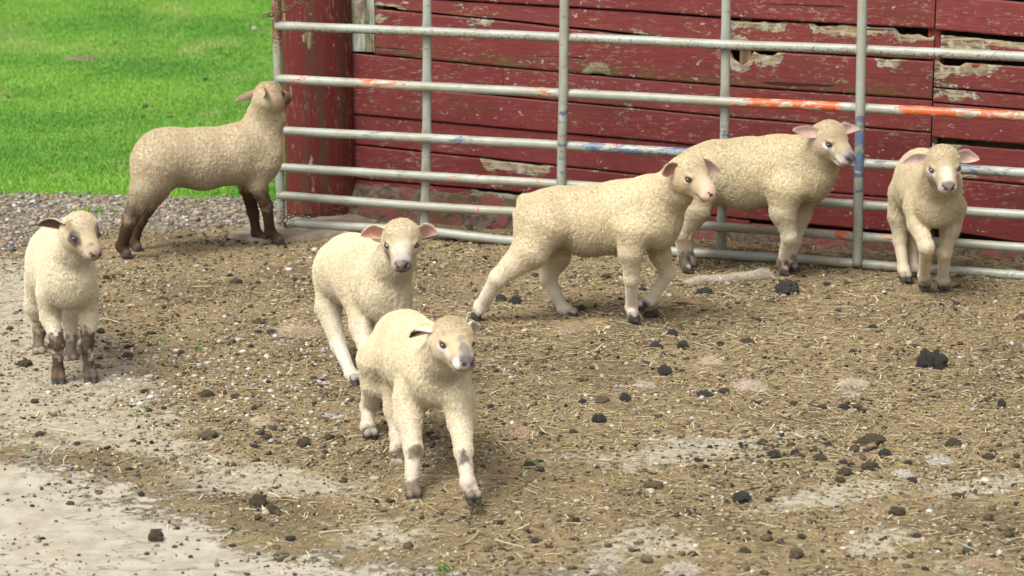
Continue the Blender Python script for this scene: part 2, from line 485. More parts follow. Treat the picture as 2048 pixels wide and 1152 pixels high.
# chains: twisted links
def chain(name, pts, label, link=0.034, wire=0.0030, wid=0.010):
    P = resample(pts, 0.004)
    L = np.concatenate([[0], np.cumsum([np.linalg.norm(b - a) for a, b in zip(P[:-1], P[1:])])])
    P = np.array(P); mb = MB(); n = int(L[-1] / (link * 0.72))
    for i in range(n):
        s0 = (i + 0.5) * link * 0.72
        c = np.array([np.interp(s0, L, P[:, k]) for k in range(3)])
        c2 = np.array([np.interp(min(s0 + .006, L[-1]), L, P[:, k]) for k in range(3)])
        c1 = np.array([np.interp(max(s0 - .006, 0), L, P[:, k]) for k in range(3)])
        t = c2 - c1; t /= np.linalg.norm(t)
        r = np.array([0, 0, 1.0]) if abs(t[2]) < .9 else np.array([1.0, 0, 0])
        a = np.cross(t, r); a /= np.linalg.norm(a); b = np.cross(t, a)
        an = (PI / 2 if i % 2 else 0.0) + 0.5
        s = a * math.cos(an) + b * math.sin(an)
        ring = []
        for k in range(13):
            q = 2 * PI * k / 12
            ring.append(c + t * (link / 2 - wire) * (math.cos(q) * 0.98) + s * (wid * 0.8) * np.sign(math.sin(q)) * abs(math.sin(q)) ** 0.6)
        mb.tube(ring, wire, 6, cap=False)
    o = mb.build(name, M_rust)
    o.location = (0, 0, 0)
    tag(o, label, 'chain')
    return o
tl = [gp(532, 30, .035), gp(548, 27, .034), gp(562, 24, .030), gp(585, 13, .004), gp(602, 4, -.02), gp(622, -12, -.05), gp(640, -20, -.09)]
chain('chain', tl, 'rusty chain looped round the top of the gate end tube')
bl = [gp(577, 452, .03), gp(575, 441, .034), gp(580, 432, .034), gp(592, 430, -.01), gp(612, 436, -.035), gp(640, 432, -.05), gp(676, 422, -.06), gp(705, 415, -.075)]
chain('chain', bl, 'rusty chain round the bottom gate rail beside the timber post', link=.03)

# ================================================================== the barn
WA, WB = onG(720, 434), onG(2048, 524)
wdir = (WB - WA) / np.linalg.norm(WB - WA)
wnor = np.array([wdir[1], -wdir[0], 0.0])
def wp(u, v): return onL(u, v, WA, WB)
def w2(u, v):                                     # metres along the wall, height
    p = wp(u, v); return np.dot(p - WA, wdir), p[2]
barn = empty('barn', tuple(WA), 'weathered red plank barn wall behind the metal gate', 'barn')
X5 = [720, 1000, 1300, 1480, 1865]
SEAMS = dict(A=[-12, 5, 23, 36, 57], B=[12, 39, 72, 98, 120], C=[105, 132, 158, 172, 198], D=[165, 190, 217, 235, 264],
             E=[228, 254, 280, 297, 331], F=[289, 318, 350, 367, 402], G=[357, 380, 413, 436, 469], H=[418, 449, 480, 498, 530])
XR = [1867, 2048]
SR = dict(A=[58, 74], B=[120, 133], C=[203, 218], D=[276, 290], E=[352, 368], F=[410, 428], H=[458, 486])
def seam_fun(xs, ys):
    q = [w2(x, y) for x, y in zip(xs, ys)]
    a = [t[0] for t in q]; z = [t[1] for t in q]
    s1 = (z[-1] - z[-2]) / (a[-1] - a[-2])
    a += [a[-1] + 4]; z += [z[-2 + 1] + s1 * 4 * .5]
    return lambda x: np.interp(x, a, z)
allB, rb = [], np.random.RandomState(3)
def hole(x, x0, x1, dep, sharp=0.02):
    return dep * np.clip(np.minimum((x - x0) / sharp, (x1 - x) / sharp), 0, 1)
def board(x0, x1, ftop, fbot, depth, tone, jag=0.0012, notch_t=(), notch_b=(), worn=0.0, moss=0.0, thick=0.022, seed=0, tilt=0.005):
    n = max(4, int((x1 - x0) / 0.008))
    x = np.linspace(x0, x1, n)
    zt = ftop(x) - 0.0045 - np.abs(n1(x, 3.0, seed)) * jag * 2 - np.abs(n1(x, 45, seed + 2)) * jag
    zb = fbot(x) + 0.0008 + np.abs(n1(x, 3.0, seed + 5)) * jag * 2 + np.abs(n1(x, 40, seed + 6)) * jag
    wt = np.zeros(n); wb = np.zeros(n)
    for a, b, d in notch_t:
        h = hole(x, a, b, d) * (0.75 + 0.5 * n1(x, 28, seed + 8)); zt -= np.maximum(h, 0); wt = np.maximum(wt, hole(x, a - .04, b + .04, 1, .04))
    for a, b, d in notch_b:
        h = hole(x, a, b, d) * (0.75 + 0.5 * n1(x, 28, seed + 9)); zb += np.maximum(h, 0); wb = np.maximum(wb, hole(x, a - .04, b + .04, 1, .04))
    rows = [0.0, 0.04, 0.2, 0.4, 0.6, 0.8, 0.96, 1.0]
    V, W, MO = [], [], []
    for j, r in enumerate(rows):
        z = zb + (zt - zb) * r
        yo = depth + tilt * (1 - r) + 0.0015 * n1(x, 1.3, seed + 11) + (-0.0025 if r in (0.0, 1.0) else 0)
        V.append(WA + np.outer(x, wdir) + np.outer(yo, wnor) + np.outer(z, [0, 0, 1]))
        W.append(worn + wt * max(0, r * 2 - 1) * 1.1 + wb * max(0, 1 - 2 * r) * 1.1 + 0.12 * (r in (0.0, 1.0)))
        MO.append(np.full(n, moss) * max(0, 1 - 3.2 * r))
    for r in (1.0, 0.0):                                     # back edge
        z = zb + (zt - zb) * r
        V.append(WA + np.outer(x, wdir) + np.outer(np.full(n, depth - thick), wnor) + np.outer(z, [0, 0, 1]))
        W.append(np.full(n, 0.5)); MO.append(np.zeros(n))
    V = np.concatenate(V); R = len(rows) + 2
    V[:, 0] -= 0
    F = []
    idx = np.arange(n - 1)
    for j in range(R):
        j2 = (j + 1) % R
        F.append(np.stack([j * n + idx, j * n + idx + 1, j2 * n + idx + 1, j2 * n + idx], -1))
    F = np.concatenate(F)
    allB.append((V, F, np.concatenate(W), np.concatenate(MO), np.full(len(V), tone), (R, n)))
fa = {k: seam_fun(X5, v) for k, v in SEAMS.items()}
fr = {k: seam_fun(XR, v) for k, v in SR.items()}
xl = w2(700, 200)[0]; xl2 = w2(752, 60)[0]; xj = w2(1866, 150)[0]
def X(u, v=100): return w2(u, v)[0]
up_ = lambda k, dz: (lambda x: fa[k](x) + dz)
upr_ = lambda k, dz: (lambda x: fr[k](x) + dz)
board(xl2, xj + .5, up_('A', .26), up_('A', .13), .004, .2, seed=1)
board(xl2, xj, up_('A', .13), fa['A'], .006, .25, seed=2)
board(xl2, xj, fa['A'], fa['B'], .002, .35, jag=.002, seed=3, worn=.12, moss=.5,
      notch_t=[(X(1455, 40), X(1530, 40), .011), (X(1528, 40), X(1566, 40), .007), (X(1626, 50), X(1680, 50), .012), (X(1690, 50), X(1790, 50), .002), (X(1788, 50), X(1880, 50), .032)],
      notch_b=[(X(748), X(800), .012), (X(1462), X(1510), .03)])
board(xl2, xj, fa['B'], fa['C'], .006, .3, jag=.0018, seed=4, worn=.10, moss=.8,
      notch_t=[(X(1458), X(1508), .058), (X(1508), X(1556), .02), (X(1760), X(1790), .006)], notch_b=[(X(1180, 140), X(1215, 140), .005)])
board(xl, X(1007, 140), fa['C'], fa['D'], .004, .3, seed=5)
board(X(1007, 140) + .002, xj, fa['C'], fa['D'], .005, .5, seed=6, moss=.2)
board(xl, xj, fa['D'], fa['E'], .008, .15, seed=7)
board(xl, xj, fa['E'], fa['F'], .003, .45, seed=8, worn=.02)
board(xl, xj, fa['F'], fa['G'], .007, .2, seed=9, worn=.06, notch_t=[(X(980, 316), X(1090, 320), .004)])
board(xl, X(1500, 440), fa['G'], fa['H'], .004, .15, seed=10, moss=.6, notch_t=[(X(950, 376), X(1075, 385), .009)], notch_b=[(X(735, 415), X(765, 415), .02)])
board(X(1500, 440) + .003, xj, up_('G', -.012), fa['H'], .002, .1, seed=12, moss=.5)
# right hand block, beyond the vertical joint
xe = xj + 3.2
xq = xj + .006
board(xq, xe, upr_('A', .13), fr['A'], .010, .55, seed=21)
board(xq + .02, xe, upr_('A', -.012), upr_('B', .022), .003, .4, jag=.003, seed=22, worn=.62, notch_b=[(xq + .015, xq + .17, .012)], notch_t=[(xq, xq + .35, .004)])
board(xq, xe, upr_('B', .002), upr_('C', .055), .004, .3, jag=.002, seed=23, worn=.34, notch_t=[(xq + .01, xq + .11, .018)])
board(xq, xe, upr_('C', .055), fr['C'], .006, .35, seed=24, worn=.42)
board(xq, xe, fr['C'], upr_('D', 0.004), .009, .5, seed=25, worn=.02)
board(xq, xe, upr_('D', -.014), fr['E'], .002, .6, jag=.002, seed=26, worn=.30, notch_t=[(xq, xq + .05, .016)])
board(xq, xe, fr['E'], upr_('F', 0), .009, .15, seed=27)
board(xq, xe, fr['F'], fr['H'], .005, .1, seed=28, jag=.002)
V, F, W_, MO, TN = [], [], [], [], []
off = 0
for b in allB:
    V.append(b[0]); F.append(b[1] + off)
    W_.append(b[2]); MO.append(b[3]); TN.append(b[4])
    off += len(b[0])
Fq = np.concatenate(F).tolist()
off = 0
for b in allB:
    R, n = b[5]
    Fq.append([off + j * n for j in range(R)]); Fq.append([off + j * n + n - 1 for j in range(R)][::-1])
    off += len(b[0])
# build in the wall's own frame, so the grain runs along the boards
wang = math.atan2(wdir[1], wdir[0])
def wall_obj(name, V, F, mats, parent, **k):
    V = np.asarray(V) - WA
    Rm = np.array([[math.cos(-wang), -math.sin(-wang), 0], [math.sin(-wang), math.cos(-wang), 0], [0, 0, 1]])
    o = mesh_obj(name, V @ Rm.T, F, mats, None, **k)
    o.parent = parent; o.rotation_euler = (0, 0, wang)
    return o
wall_obj('plank_wall', np.concatenate(V), Fq, [M_board], barn, smooth=False,
         attrs=dict(wear=np.concatenate(W_), moss=np.concatenate(MO), tone=np.concatenate(TN)))
def wbox(mb, x0, x1, y0, y1, z0, z1):
    ax = np.array([wdir, wnor, [0, 0, 1.0]])
    c = WA + wdir * (x0 + x1) / 2 + wnor * (y0 + y1) / 2 + np.array([0, 0, (z0 + z1) / 2])
    mb.box(c, ((x1 - x0) / 2, (y1 - y0) / 2, (z1 - z0) / 2), ax)
# upper wall beyond the frame, unseen sides, back and top added against sky light
ztop = w2(1000, -12)[1] + .12
mb = MB()
for i in range(9): wbox(mb, xl, xe, -.02, .004 + .004 * (i % 2), ztop + .16 + i * .13, ztop + .16 + i * .13 + .127)
o = wall_obj('upper_boards', mb.V, mb.F, [M_board], barn, smooth=False, attrs=dict(wear=np.full(len(mb.V), .05), moss=np.zeros(len(mb.V)), tone=np.full(len(mb.V), .3)))
mb = MB()
wbox(mb, xl, xl + .04, -3.0, -.055, -.1, 2.9); wbox(mb, xe - .04, xe, -3.0, -.055, -.1, 2.9); wbox(mb, xl, xe, -3.04, -3.0, -.1, 2.9)  # unseen walls, closing the barn so its inside stays dark
wall_obj('unseen_side_and_back_walls', mb.V, mb.F, [M_dark], barn, smooth=False)
mb = MB(); wbox(mb, xl - .25, xe + .2, -3.3, .30, 2.9, 2.98)  # unseen cover added to keep sky light out of the barn
wall_obj('unseen_roof', mb.V, mb.F, [M_roof], barn, smooth=False)
# studs behind the boards
mb = MB()
for u_ in (752, 1100, 1488, 1866, 2300):
    x = X(u_) ; wbox(mb, x - .022, x + .022, -.12, -.024, 0, 2.85)
wall_obj('stud_frame', mb.V, mb.F, [M_rawstud], barn, smooth=False)
# red batten seen through the gap at the joint
mb = MB(); wbox(mb, X(1855, 80), X(1880, 80), -.023, -.008, w2(1866, 140)[1], w2(1866, 50)[1])
wall_obj('joint_batten', mb.V, mb.F, [M_board], barn, smooth=False, attrs=dict(wear=np.zeros(len(mb.V)), moss=np.zeros(len(mb.V)), tone=np.full(len(mb.V), .2)))
# peeled upright board at the left end
x0, x1 = X(714, 50), X(749, 50); z0, z1 = w2(730, 103)[1], 2.85
P = []
mb = MB()
zz = np.linspace(z0, z1, 60)
Vv = []
for i, z in enumerate(zz):
    j = .004 * float(n1(z, 22, 3)); k = .003 * float(n1(z, 18, 9))
    for (xx, yy) in ((x0 - .05, -.018), (x0 - .05, .003), (x1 + j, .003 + k * .3), (x1 + j + .004, -.018)):
        Vv.append(WA + wdir * xx + wnor * yy + np.array([0, 0, z]))
Ff = []
for i in range(59):
    for k in range(4): Ff.append((i * 4 + k, i * 4 + (k + 1) % 4, i * 4 + 4 + (k + 1) % 4, i * 4 + 4 + k))
Ff += [(0, 1, 2, 3), (236, 239, 238, 237)]
wall_obj('corner_board', Vv, Ff, [M_batten], barn, smooth=False, attrs=dict(wear=np.full(len(Vv), .1), moss=np.full(len(Vv), .35), tone=np.full(len(Vv), .5)))
# plinth: rough concrete and stones under the boards
xs = np.linspace(xl - .12, xe, 420); V = []
prof = [(-.10, .16), (-.02, .155), (.025, .135), (.05, .08), (.075, .02), (.10, -.05)]
rowsV = []
for (yo, z) in prof:
    k = np.clip((xs - 0.2) / (X(1300, 470) - 0.2), 0, 1)
    hz = np.interp(xs, [xl - .12, X(1000, 440), X(1300, 470), xe], [1.0, .80, .42, .22])
    p = WA + np.outer(xs, wdir) + np.outer(yo * np.interp(xs, [0, X(1700, 500)], [1, .4]) + .02 * n1(xs + z * 3, 6, 4) + .012 * n1(xs, 25, 7 + int(z * 100)), wnor)
    p[:, 2] = z * hz + .012 * n1(xs, 9, int(z * 50) + 3)
    rowsV.append(p)
V = np.concatenate(rowsV); n = len(xs); F = []
for j in range(len(prof) - 1):
    for i in range(n - 1): F.append((j * n + i, (j + 1) * n + i, (j + 1) * n + i + 1, j * n + i + 1))
o = mesh_obj('plinth', V, F, [M_found], barn)
# round timber post at the corner (stands against the wall end)
pc = onG(641, 444); pc = pc + np.array([0, .14, 0])
pr = 0.142
mb = MB(); zz = np.linspace(-.05, 2.9, 150); seg = 56; V = []
for z in zz:
    for k in range(seg):
        a = 2 * PI * k / seg
        p = np.array([math.cos(a) * 1.0, math.sin(a), z * .22])
        V.append((math.cos(a), math.sin(a), z))
V = np.array(V); q = V.copy(); q[:, 2] *= .25
r = pr * (1 + .03 * (fbm(q, 1.6, 2, 5) - .5)) + .006 * (fbm(np.stack([q[:, 0], q[:, 1], q[:, 2] * .6], -1), 9, 3, 2) - .5)
lean = np.interp(V[:, 2], [0, 1.0], [0, -.012])
V = np.stack([pc[0] + V[:, 0] * r + lean, pc[1] + V[:, 1] * r, V[:, 2]], -1)
n = len(zz); F = []
for i in range(n - 1):
    for k in range(seg): F.append((i * seg + k, i * seg + (k + 1) % seg, (i + 1) * seg + (k + 1) % seg, (i + 1) * seg + k))
z_ = np.zeros(len(V))
post = empty('timber_post', (pc[0], pc[1], 0), 'thick round timber post with peeling dark red paint behind the gate end', 'post')
mesh_obj('shaft', V, F, [M_post], post, attrs=dict(wear=z_, moss=z_, tone=z_))
# concrete footing slab at the post foot
def rock_slab(name, px, h, label, cat, mat):
    P = np.array([onG(u, v) for u, v in px]); P[:, 2] = 0
    c = P.mean(0); Q = []
    for a, b in zip(P, np.roll(P, -1, 0)):
        for t in np.linspace(0, 1, 8)[:-1]:
            q = a + (b - a) * t; q = q + (q - c) * .03 * float(n1(q[0] * 5 + q[1] * 3, 4, 3)); Q.append(q)
    Q = np.array(Q); k = len(Q); V = []
    for s, z in ((1.0, -.03), (1.0, h * .75), (.97, h), (.6, h * 1.02), (.25, h * 1.0)):
        R = c + (Q - c) * s; R[:, 2] = z; R[:, 2] += (z > 0) * .003 * n1(R[:, 0] * 7 + R[:, 1] * 9, 5, 2); V.append(R)
    V = np.concatenate(V + [np.array([[c[0], c[1], h]])]); F = []
    for j in range(4):
        for i in range(k): F.append((j * k + i, j * k + (i + 1) % k, (j + 1) * k + (i + 1) % k, (j + 1) * k + i))
    for i in range(k): F.append((4 * k + i, 4 * k + (i + 1) % k, 5 * k))
    o = mesh_obj(name, V, F, [mat], None, True)
    return tag(o, label, cat)
M_slab = plain('footing_concrete', (0.33, 0.28, 0.21), (0.20, 0.16, 0.11), 16, .9, .7, .01)
rock_slab('footing_slab', [(458, 478), (520, 490), (600, 486), (730, 470), (760, 450), (700, 436), (560, 440), (500, 455)], .022, 'worn concrete footing slab at the foot of the timber post', 'slab', M_slab)
# ================================================================== the ground
def blob(u, v, cu, cv, ru, rv, ang=0.0):
    a = rad(ang); du, dv = u - cu, v - cv
    x = (du * math.cos(a) + dv * math.sin(a)) / ru; y = (-du * math.sin(a) + dv * math.cos(a)) / rv
    return np.exp(-(x * x + y * y) * 1.2)
def zones(x, y):
    """concrete, pale dust, gravel and grass amounts at ground points, plus straw amount"""
    p = np.stack([x, y, 0 * x], -1)
    uv = proj(p); u, v = uv[..., 0], uv[..., 1]
    nz = fbm(p, 4, 4, 1) - .5; nz2 = fbm(p, 14, 3, 2) - .5
    edge = np.interp(u, [-600, 0, 150, 260, 400, 470, 600, 760, 1000, 1600], [890, 912, 945, 985, 1016, 1062, 1112, 1152, 1185, 1220])
    conc = np.clip((v - edge - 4 + nz * 190 + nz2 * 110) / 130 + .5, 0, 1)
    pale = (0.95 * blob(u, v, 540, 965, 190, 42, 4) + 1.25 * blob(u, v, 20, 790, 270, 130) + 1.0 * blob(u, v, -10, 620, 170, 120) + .7 * blob(u, v, 270, 890, 160, 26, 10)
            + .8 * blob(u, v, 1400, 905, 240, 34, -6) + .85 * blob(u, v, 1640, 1000, 190, 26, -10) + .8 * blob(u, v, 1760, 1085, 80, 24, -10)
            + .7 * blob(u, v, 1960, 975, 130, 28, -8) + .5 * blob(u, v, 1250, 1090, 200, 40, 0) + .55 * blob(u, v, 780, 1075, 180, 40) + .4 * blob(u, v, 1900, 1130, 120, 20)
            + .35 * blob(u, v, 330, 860, 150, 50))
    pale = np.clip(pale * 1.25 + nz * 1.6 + nz2 * .9 - .12, 0, 1) * (v > 520)
    ge = np.interp(u, [-800, 0, 200, 300, 480, 600], [384, 386, 394, 398, 400, 404])
    grass = np.clip((ge - v + nz * 22 + nz2 * 10) / 9 + .5, 0, 1)
    grass = np.maximum(grass, np.clip(1.5 * blob(u, v, 185, 426, 52, 8) + 1.3 * blob(u, v, 45, 466, 20, 6) + nz2 * .8 - .5, 0, 1))
    bare = np.clip(1.2 * blob(u, v, 165, 119, 70, 6) + .8 * blob(u, v, 85, 135, 40, 5) + .8 * blob(u, v, 180, 146, 30, 5) + nz2 - .3, 0, 1) * (v < 300)
    grass = grass * (1 - .85 * bare)
    ge2 = np.interp(u, [-800, 0, 230, 420, 560], [520, 505, 468, 452, 440])
    gravel = np.clip((ge2 - v + nz * 45) / 30 + .5, 0, 1) * (u < 640)
    d_ = (x - WA[0]) * wnor[0] + (y - WA[1]) * wnor[1]; s_ = (x - WA[0]) * wdir[0] + (y - WA[1]) * wdir[1]
    inside = (d_ < .02) & (d_ > -3.1) & (s_ > -.05)
    grass = np.where(inside, 0, grass)
    behind = (v < 520) & (u > 560)
    gravel = np.where(behind, 0, gravel)
    peb = np.clip(1.0 * blob(u, v, 560, 730, 260, 90) + .7 * blob(u, v, 350, 790, 220, 60) + .7 * blob(u, v, 620, 860, 160, 60) + .35 * blob(u, v, 1150, 850, 300, 80) + .12, 0, 1)
    straw = np.clip(.30 - .25 * np.clip((600 - v) / 90, 0, 1) + .75 * blob(u, v, 1300, 700, 600, 220) + .4 * blob(u, v, 800, 1000, 300, 100) + .5 * blob(u, v, 1800, 850, 300, 200) + .7 * nz, 0.05, 1)
    straw = straw * (1 - conc * .96) * (1 - gravel * .8) * (1 - pale * .55)
    return conc, pale, gravel, grass, peb, straw
def gheight(x, y):
    p = np.stack([x, y, 0 * x], -1)
    conc, pale, gravel, grass, _, _ = zones(x, y)
    rough = np.clip(1 - conc * .93 - pale * .5, .06, 1)
    h = .010 * (fbm(p, 3.2, 3, 4) - .5) + rough * (.011 * (fbm(p, 16, 3, 6) - .5) + .010 * (np.abs(fbm(p, 42, 2, 8) - .5)))
    h = h + (1 - conc) * .003
    uv = proj(p)
    big = np.clip((y - 11.2) / 8, 0, 1)
    return h + big * .12 * (fbm(p, .35, 2, 9) - .45)
def axis_pts(segs):
    out = [segs[0][0]]
    for a, b, d in segs:
        n = max(1, int(round((b - a) / d))); out += list(np.linspace(a, b, n + 1)[1:])
    return np.array(out)
gx = axis_pts([(-600, -60, 60), (-60, -12, 6), (-12, -3, .5), (-3, 2.7, .016), (2.7, 12, .5), (12, 60, 6), (60, 600, 60)])
gy = axis_pts([(-60, 0, 6), (0, 6.2, .4), (6.2, 10.9, .014), (10.9, 14, .05), (14, 30, .4), (30, 90, 6), (90, 1200, 90)])
XX, YY = np.meshgrid(gx, gy)
H = gheight(XX.ravel(), YY.ravel())
V = np.stack([XX.ravel(), YY.ravel(), H], -1)
nx, ny = len(gx), len(gy)
ii = (np.arange(ny - 1)[:, None] * nx + np.arange(nx - 1)[None, :]).ravel()
F = np.stack([ii, ii + 1, ii + nx + 1, ii + nx], -1)
zc = zones(V[:, 0], V[:, 1])
def make_ground():
    m = NM('yard_ground', 0.92, 0.2)
    o = m.co()
    conc, pale, grav, gras = [m.attr(k, 'Fac') for k in ('conc', 'pale', 'grav', 'gras')]
    n1_ = m.noise(o, 5, 6, 0.65); n2_ = m.noise(o, 34, 6, 0.7); n3_ = m.noise(o, 150, 5, 0.7)
    dirt = m.mix(m.ramp(n2_, 0.36, 0.62), (0.17, 0.125, 0.066), (0.34, 0.260, 0.143))
    dirt = m.mix(m.ramp(n1_, 0.4, 0.65, 0, .6), dirt, (0.32, 0.245, 0.125))
    dirt = m.mix(m.ramp(m.noise(m.co(loc=(4, 1, 0)), 1.7, 5, .65), 0.48, 0.62, 0, .55), dirt, (0.11, 0.084, 0.05))
    dirt = m.mix(m.ramp(n3_, 0.56, 0.66, 0, .8), dirt, (0.50, 0.41, 0.24))
    dirt = m.mix(m.ramp(n3_, 0.43, 0.35, 0, .8), dirt, (0.06, 0.042, 0.025))
    pl = m.mix(m.ramp(n2_, 0.35, 0.62), (0.33, 0.28, 0.19), (0.50, 0.45, 0.345))
    cc = m.mix(m.ramp(m.noise(o, 11, 7, 0.7), 0.38, 0.62), (0.32, 0.285, 0.22), (0.42, 0.385, 0.31))
    cc = m.mix(m.ramp(n3_, 0.40, 0.30, 0, .5), cc, (0.26, 0.21, 0.14))
    cc = m.mix(m.ramp(m.noise(m.co(loc=(3, 3, 3)), 55, 7, 0.75), 0.60, 0.66, 0, .85), cc, (0.22, 0.16, 0.09))
    cc = m.mix(m.ramp(m.noise(m.co((1, .4, 1), loc=(1, 8, 3)), 6, 7, 0.7), 0.56, 0.66, 0, .55), cc, (0.36, 0.29, 0.19))
    ck = m.math('ABSOLUTE', m.math('SUBTRACT', m.noise(m.co((.6, 1.3, 1), loc=(3.3, .7, 0)), 1.1, 5, .55), .5))
    cc = m.mix(m.ramp(ck, .0035, .0008, 0, .6), cc, (0.12, 0.095, 0.06))
    brk = m.math('ADD', pale, m.math('MULTIPLY_ADD', n2_, 1.1, -0.55))
    col = m.mix(m.ramp(brk, 0.25, 0.75), dirt, pl)
    brk2 = m.math('ADD', conc, m.math('MULTIPLY_ADD', n2_, 1.9, -0.95))
    cm = m.ramp(brk2, 0.32, 0.68)
    col = m.mix(cm, col, cc)
    gv = m.mix(m.ramp(n2_, 0.4, 0.6), (0.14, 0.11, 0.08), (0.28, 0.23, 0.17))
    col = m.mix(m.ramp(grav, 0.3, 0.8, 0, .8), col, gv)
    gn = m.noise(o, 1.1, 5, 0.6)
    g1 = m.mix(m.ramp(gn, 0.38, 0.62), (0.10, 0.24, 0.03), (0.20, 0.34, 0.05))
    g1 = m.mix(m.ramp(m.noise(m.co((1, .5, 1)), 9, 5, .7), 0.60, 0.75, 0, .5), g1, (0.20, 0.19, 0.06))
    col = m.mix(m.ramp(m.math('ADD', gras, m.math('MULTIPLY_ADD', n2_, .6, -.3)), 0.35, 0.65), col, g1)
    h = m.math('ADD', m.math('MULTIPLY', n3_, 0.6), n2_)
    st = m.math('SUBTRACT', 1.0, m.math('MULTIPLY', cm, 0.75))
    nrm = m.bump(m.math('MULTIPLY', h, st), 1.0, 0.012)
    return m.fin(col, nrm)
M_ground = make_ground()
ground = mesh_obj('ground', V, F, [M_ground], None, True, attrs=dict(conc=zc[0], pale=zc[1], grav=zc[2], gras=zc[3]))
tag(ground, kind='structure')

def colmat(name, rough=.9, spec=.2, vary=.25, bscale=0, trans=0.0):
    m = NM(name, rough, spec)
    c = m.attr('Col')
    if vary:
        n = m.noise(m.co(), 240, 4, .7)
        c = m.mix(m.ramp(n, .35, .65, 0, vary), c, m.mix(0.55, c, (0.02, 0.015, 0.01)))
    m.fin(c, m.bump(m.noise(m.co(), bscale, 4), .5, .003) if bscale else None)
    if trans:
        tr = m.n('BsdfTranslucent'); m.l(m.attr('Col'), tr.inputs[0])
        mx = m.n('MixShader'); mx.inputs[0].default_value = trans
        out = [q for q in m.t.nodes if q.type == 'OUTPUT_MATERIAL'][0]
        m.l(m.b.outputs[0], mx.inputs[1]); m.l(tr.outputs[0], mx.inputs[2]); m.l(mx.outputs[0], out.inputs[0])
    return m.m
M_straw = colmat('dry_straw', .6, .35, .15)
M_crumb = colmat('soil_and_dung_crumbs', .9, .15, .5)
M_stone = colmat('pebble_stone', .75, .3, .3)
M_blade = colmat('grass_blades', .6, .25, 0, trans=.3)
M_dung = NM('sheep_dung', .42, .5)
_n = M_dung.noise(M_dung.co(), 60, 6, .7)
_oi = M_dung.n('ObjectInfo')
_cc = M_dung.attr('Col')
M_dung = M_dung.fin(M_dung.mix(M_dung.ramp(_n, .35, .65), _cc, M_dung.mix(.5, _cc, (0.008, 0.007, 0.006))), M_dung.bump(_n, .8, .006))

rs = np.random.RandomState(11)
def scatter(n, x0, x1, y0, y1, fun):
    """n candidates, kept with probability fun(x, y)"""
    x = rs.uniform(x0, x1, n); y = rs.uniform(y0, y1, n)
    k = rs.rand(n) < fun(x, y)
    return x[k], y[k]
_pw = (onG(2048, 540) - onG(600, 470))
def front_of_barn(x, y):                # keep debris out of the barn
    d = (x - WA[0]) * wnor[0] + (y - WA[1]) * wnor[1]
    s = (x - WA[0]) * wdir[0] + (y - WA[1]) * wdir[1]
    return (d > .03) | (s < -.3)
def hfun(x, y): return gheight(x, y)
# icosahedron template
_t = (1 + 5 ** .5) / 2
ICO = np.array([(-1, _t, 0), (1, _t, 0), (-1, -_t, 0), (1, -_t, 0), (0, -1, _t), (0, 1, _t), (0, -1, -_t), (0, 1, -_t), (_t, 0, -1), (_t, 0, 1), (-_t, 0, -1), (-_t, 0, 1)]) / math.sqrt(1 + _t * _t)
ICF = np.array([(0, 11, 5), (0, 5, 1), (0, 1, 7), (0, 7, 10), (0, 10, 11), (1, 5, 9), (5, 11, 4), (11, 10, 2), (10, 7, 6), (7, 1, 8), (3, 9, 4), (3, 4, 2), (3, 2, 6), (3, 6, 8), (3, 8, 9), (4, 9, 5), (2, 4, 11), (6, 2, 10), (8, 6, 7), (9, 8, 1)])
def lumps(name, x, y, size, flat, cols, mat, kind='stuff', sink=.25, jit=.28, smooth=True):
    n = len(x)
    V = ICO[None] * (1 + (rs.rand(n, 12, 1) - .5) * 2 * jit)
    V = V * np.stack([rs.uniform(.7, 1.3, n), rs.uniform(.7, 1.3, n), flat], -1)[:, None, :]
    a = rs.uniform(0, 2 * PI, n); c, s = np.cos(a), np.sin(a)
    V = np.stack([V[..., 0] * c[:, None] - V[..., 1] * s[:, None], V[..., 0] * s[:, None] + V[..., 1] * c[:, None], V[..., 2]], -1)
    V = V * size[:, None, None]
    z = hfun(x, y) + size * flat * (1 - sink * 2)
    V = V + np.stack([x, y, z], -1)[:, None, :]
    F = (ICF[None] + (np.arange(n) * 12)[:, None, None]).reshape(-1, 3)
    C = np.repeat(cols, 12, 0)
    o = mesh_obj(name, V.reshape(-1, 3), F, [mat], None, smooth, col=C)
    return tag(o, kind=kind)
def pick(n, table, w):
    t = np.array(table); i = rs.choice(len(t), n, p=np.array(w) / sum(w))
    return np.clip(t[i] * (1 + (rs.rand(n, 1) - .5) * .5) * (1 + (rs.rand(n, 3) - .5) * .12), 0, 1)
# soil and dung crumbs
def pc(x, y):
    z = zones(x, y)
    cl = fbm(np.stack([x, y, 0 * x], -1), 5, 3, 21)
    return np.clip((1 - .72 * z[0]) * (1 - .5 * z[1]) * (1 - z[3]) * (1 - .6 * z[2]) * np.clip(cl * 2.6 - .65, .12, 1) * front_of_barn(x, y), 0, 1)
x, y = scatter(150000, -2.7, 2.9, 6.0, 10.9, pc)
size = np.clip(np.exp(rs.normal(math.log(.0031), .48, len(x))), .0015, .011)
crumbs = lumps('soil_crumbs', x, y, size, rs.uniform(.45, .85, len(x)), pick(len(x), [(.28, .22, .13), (.17, .132, .075), (.40, .325, .21), (.075, .059, .038), (.035, .03, .026)], [4, 4, 3.2, 3.2, .9]), M_crumb, smooth=False, jit=.5)
tag(crumbs, 'crumbs of dry soil and trodden dung spread over the yard', 'crumbs')
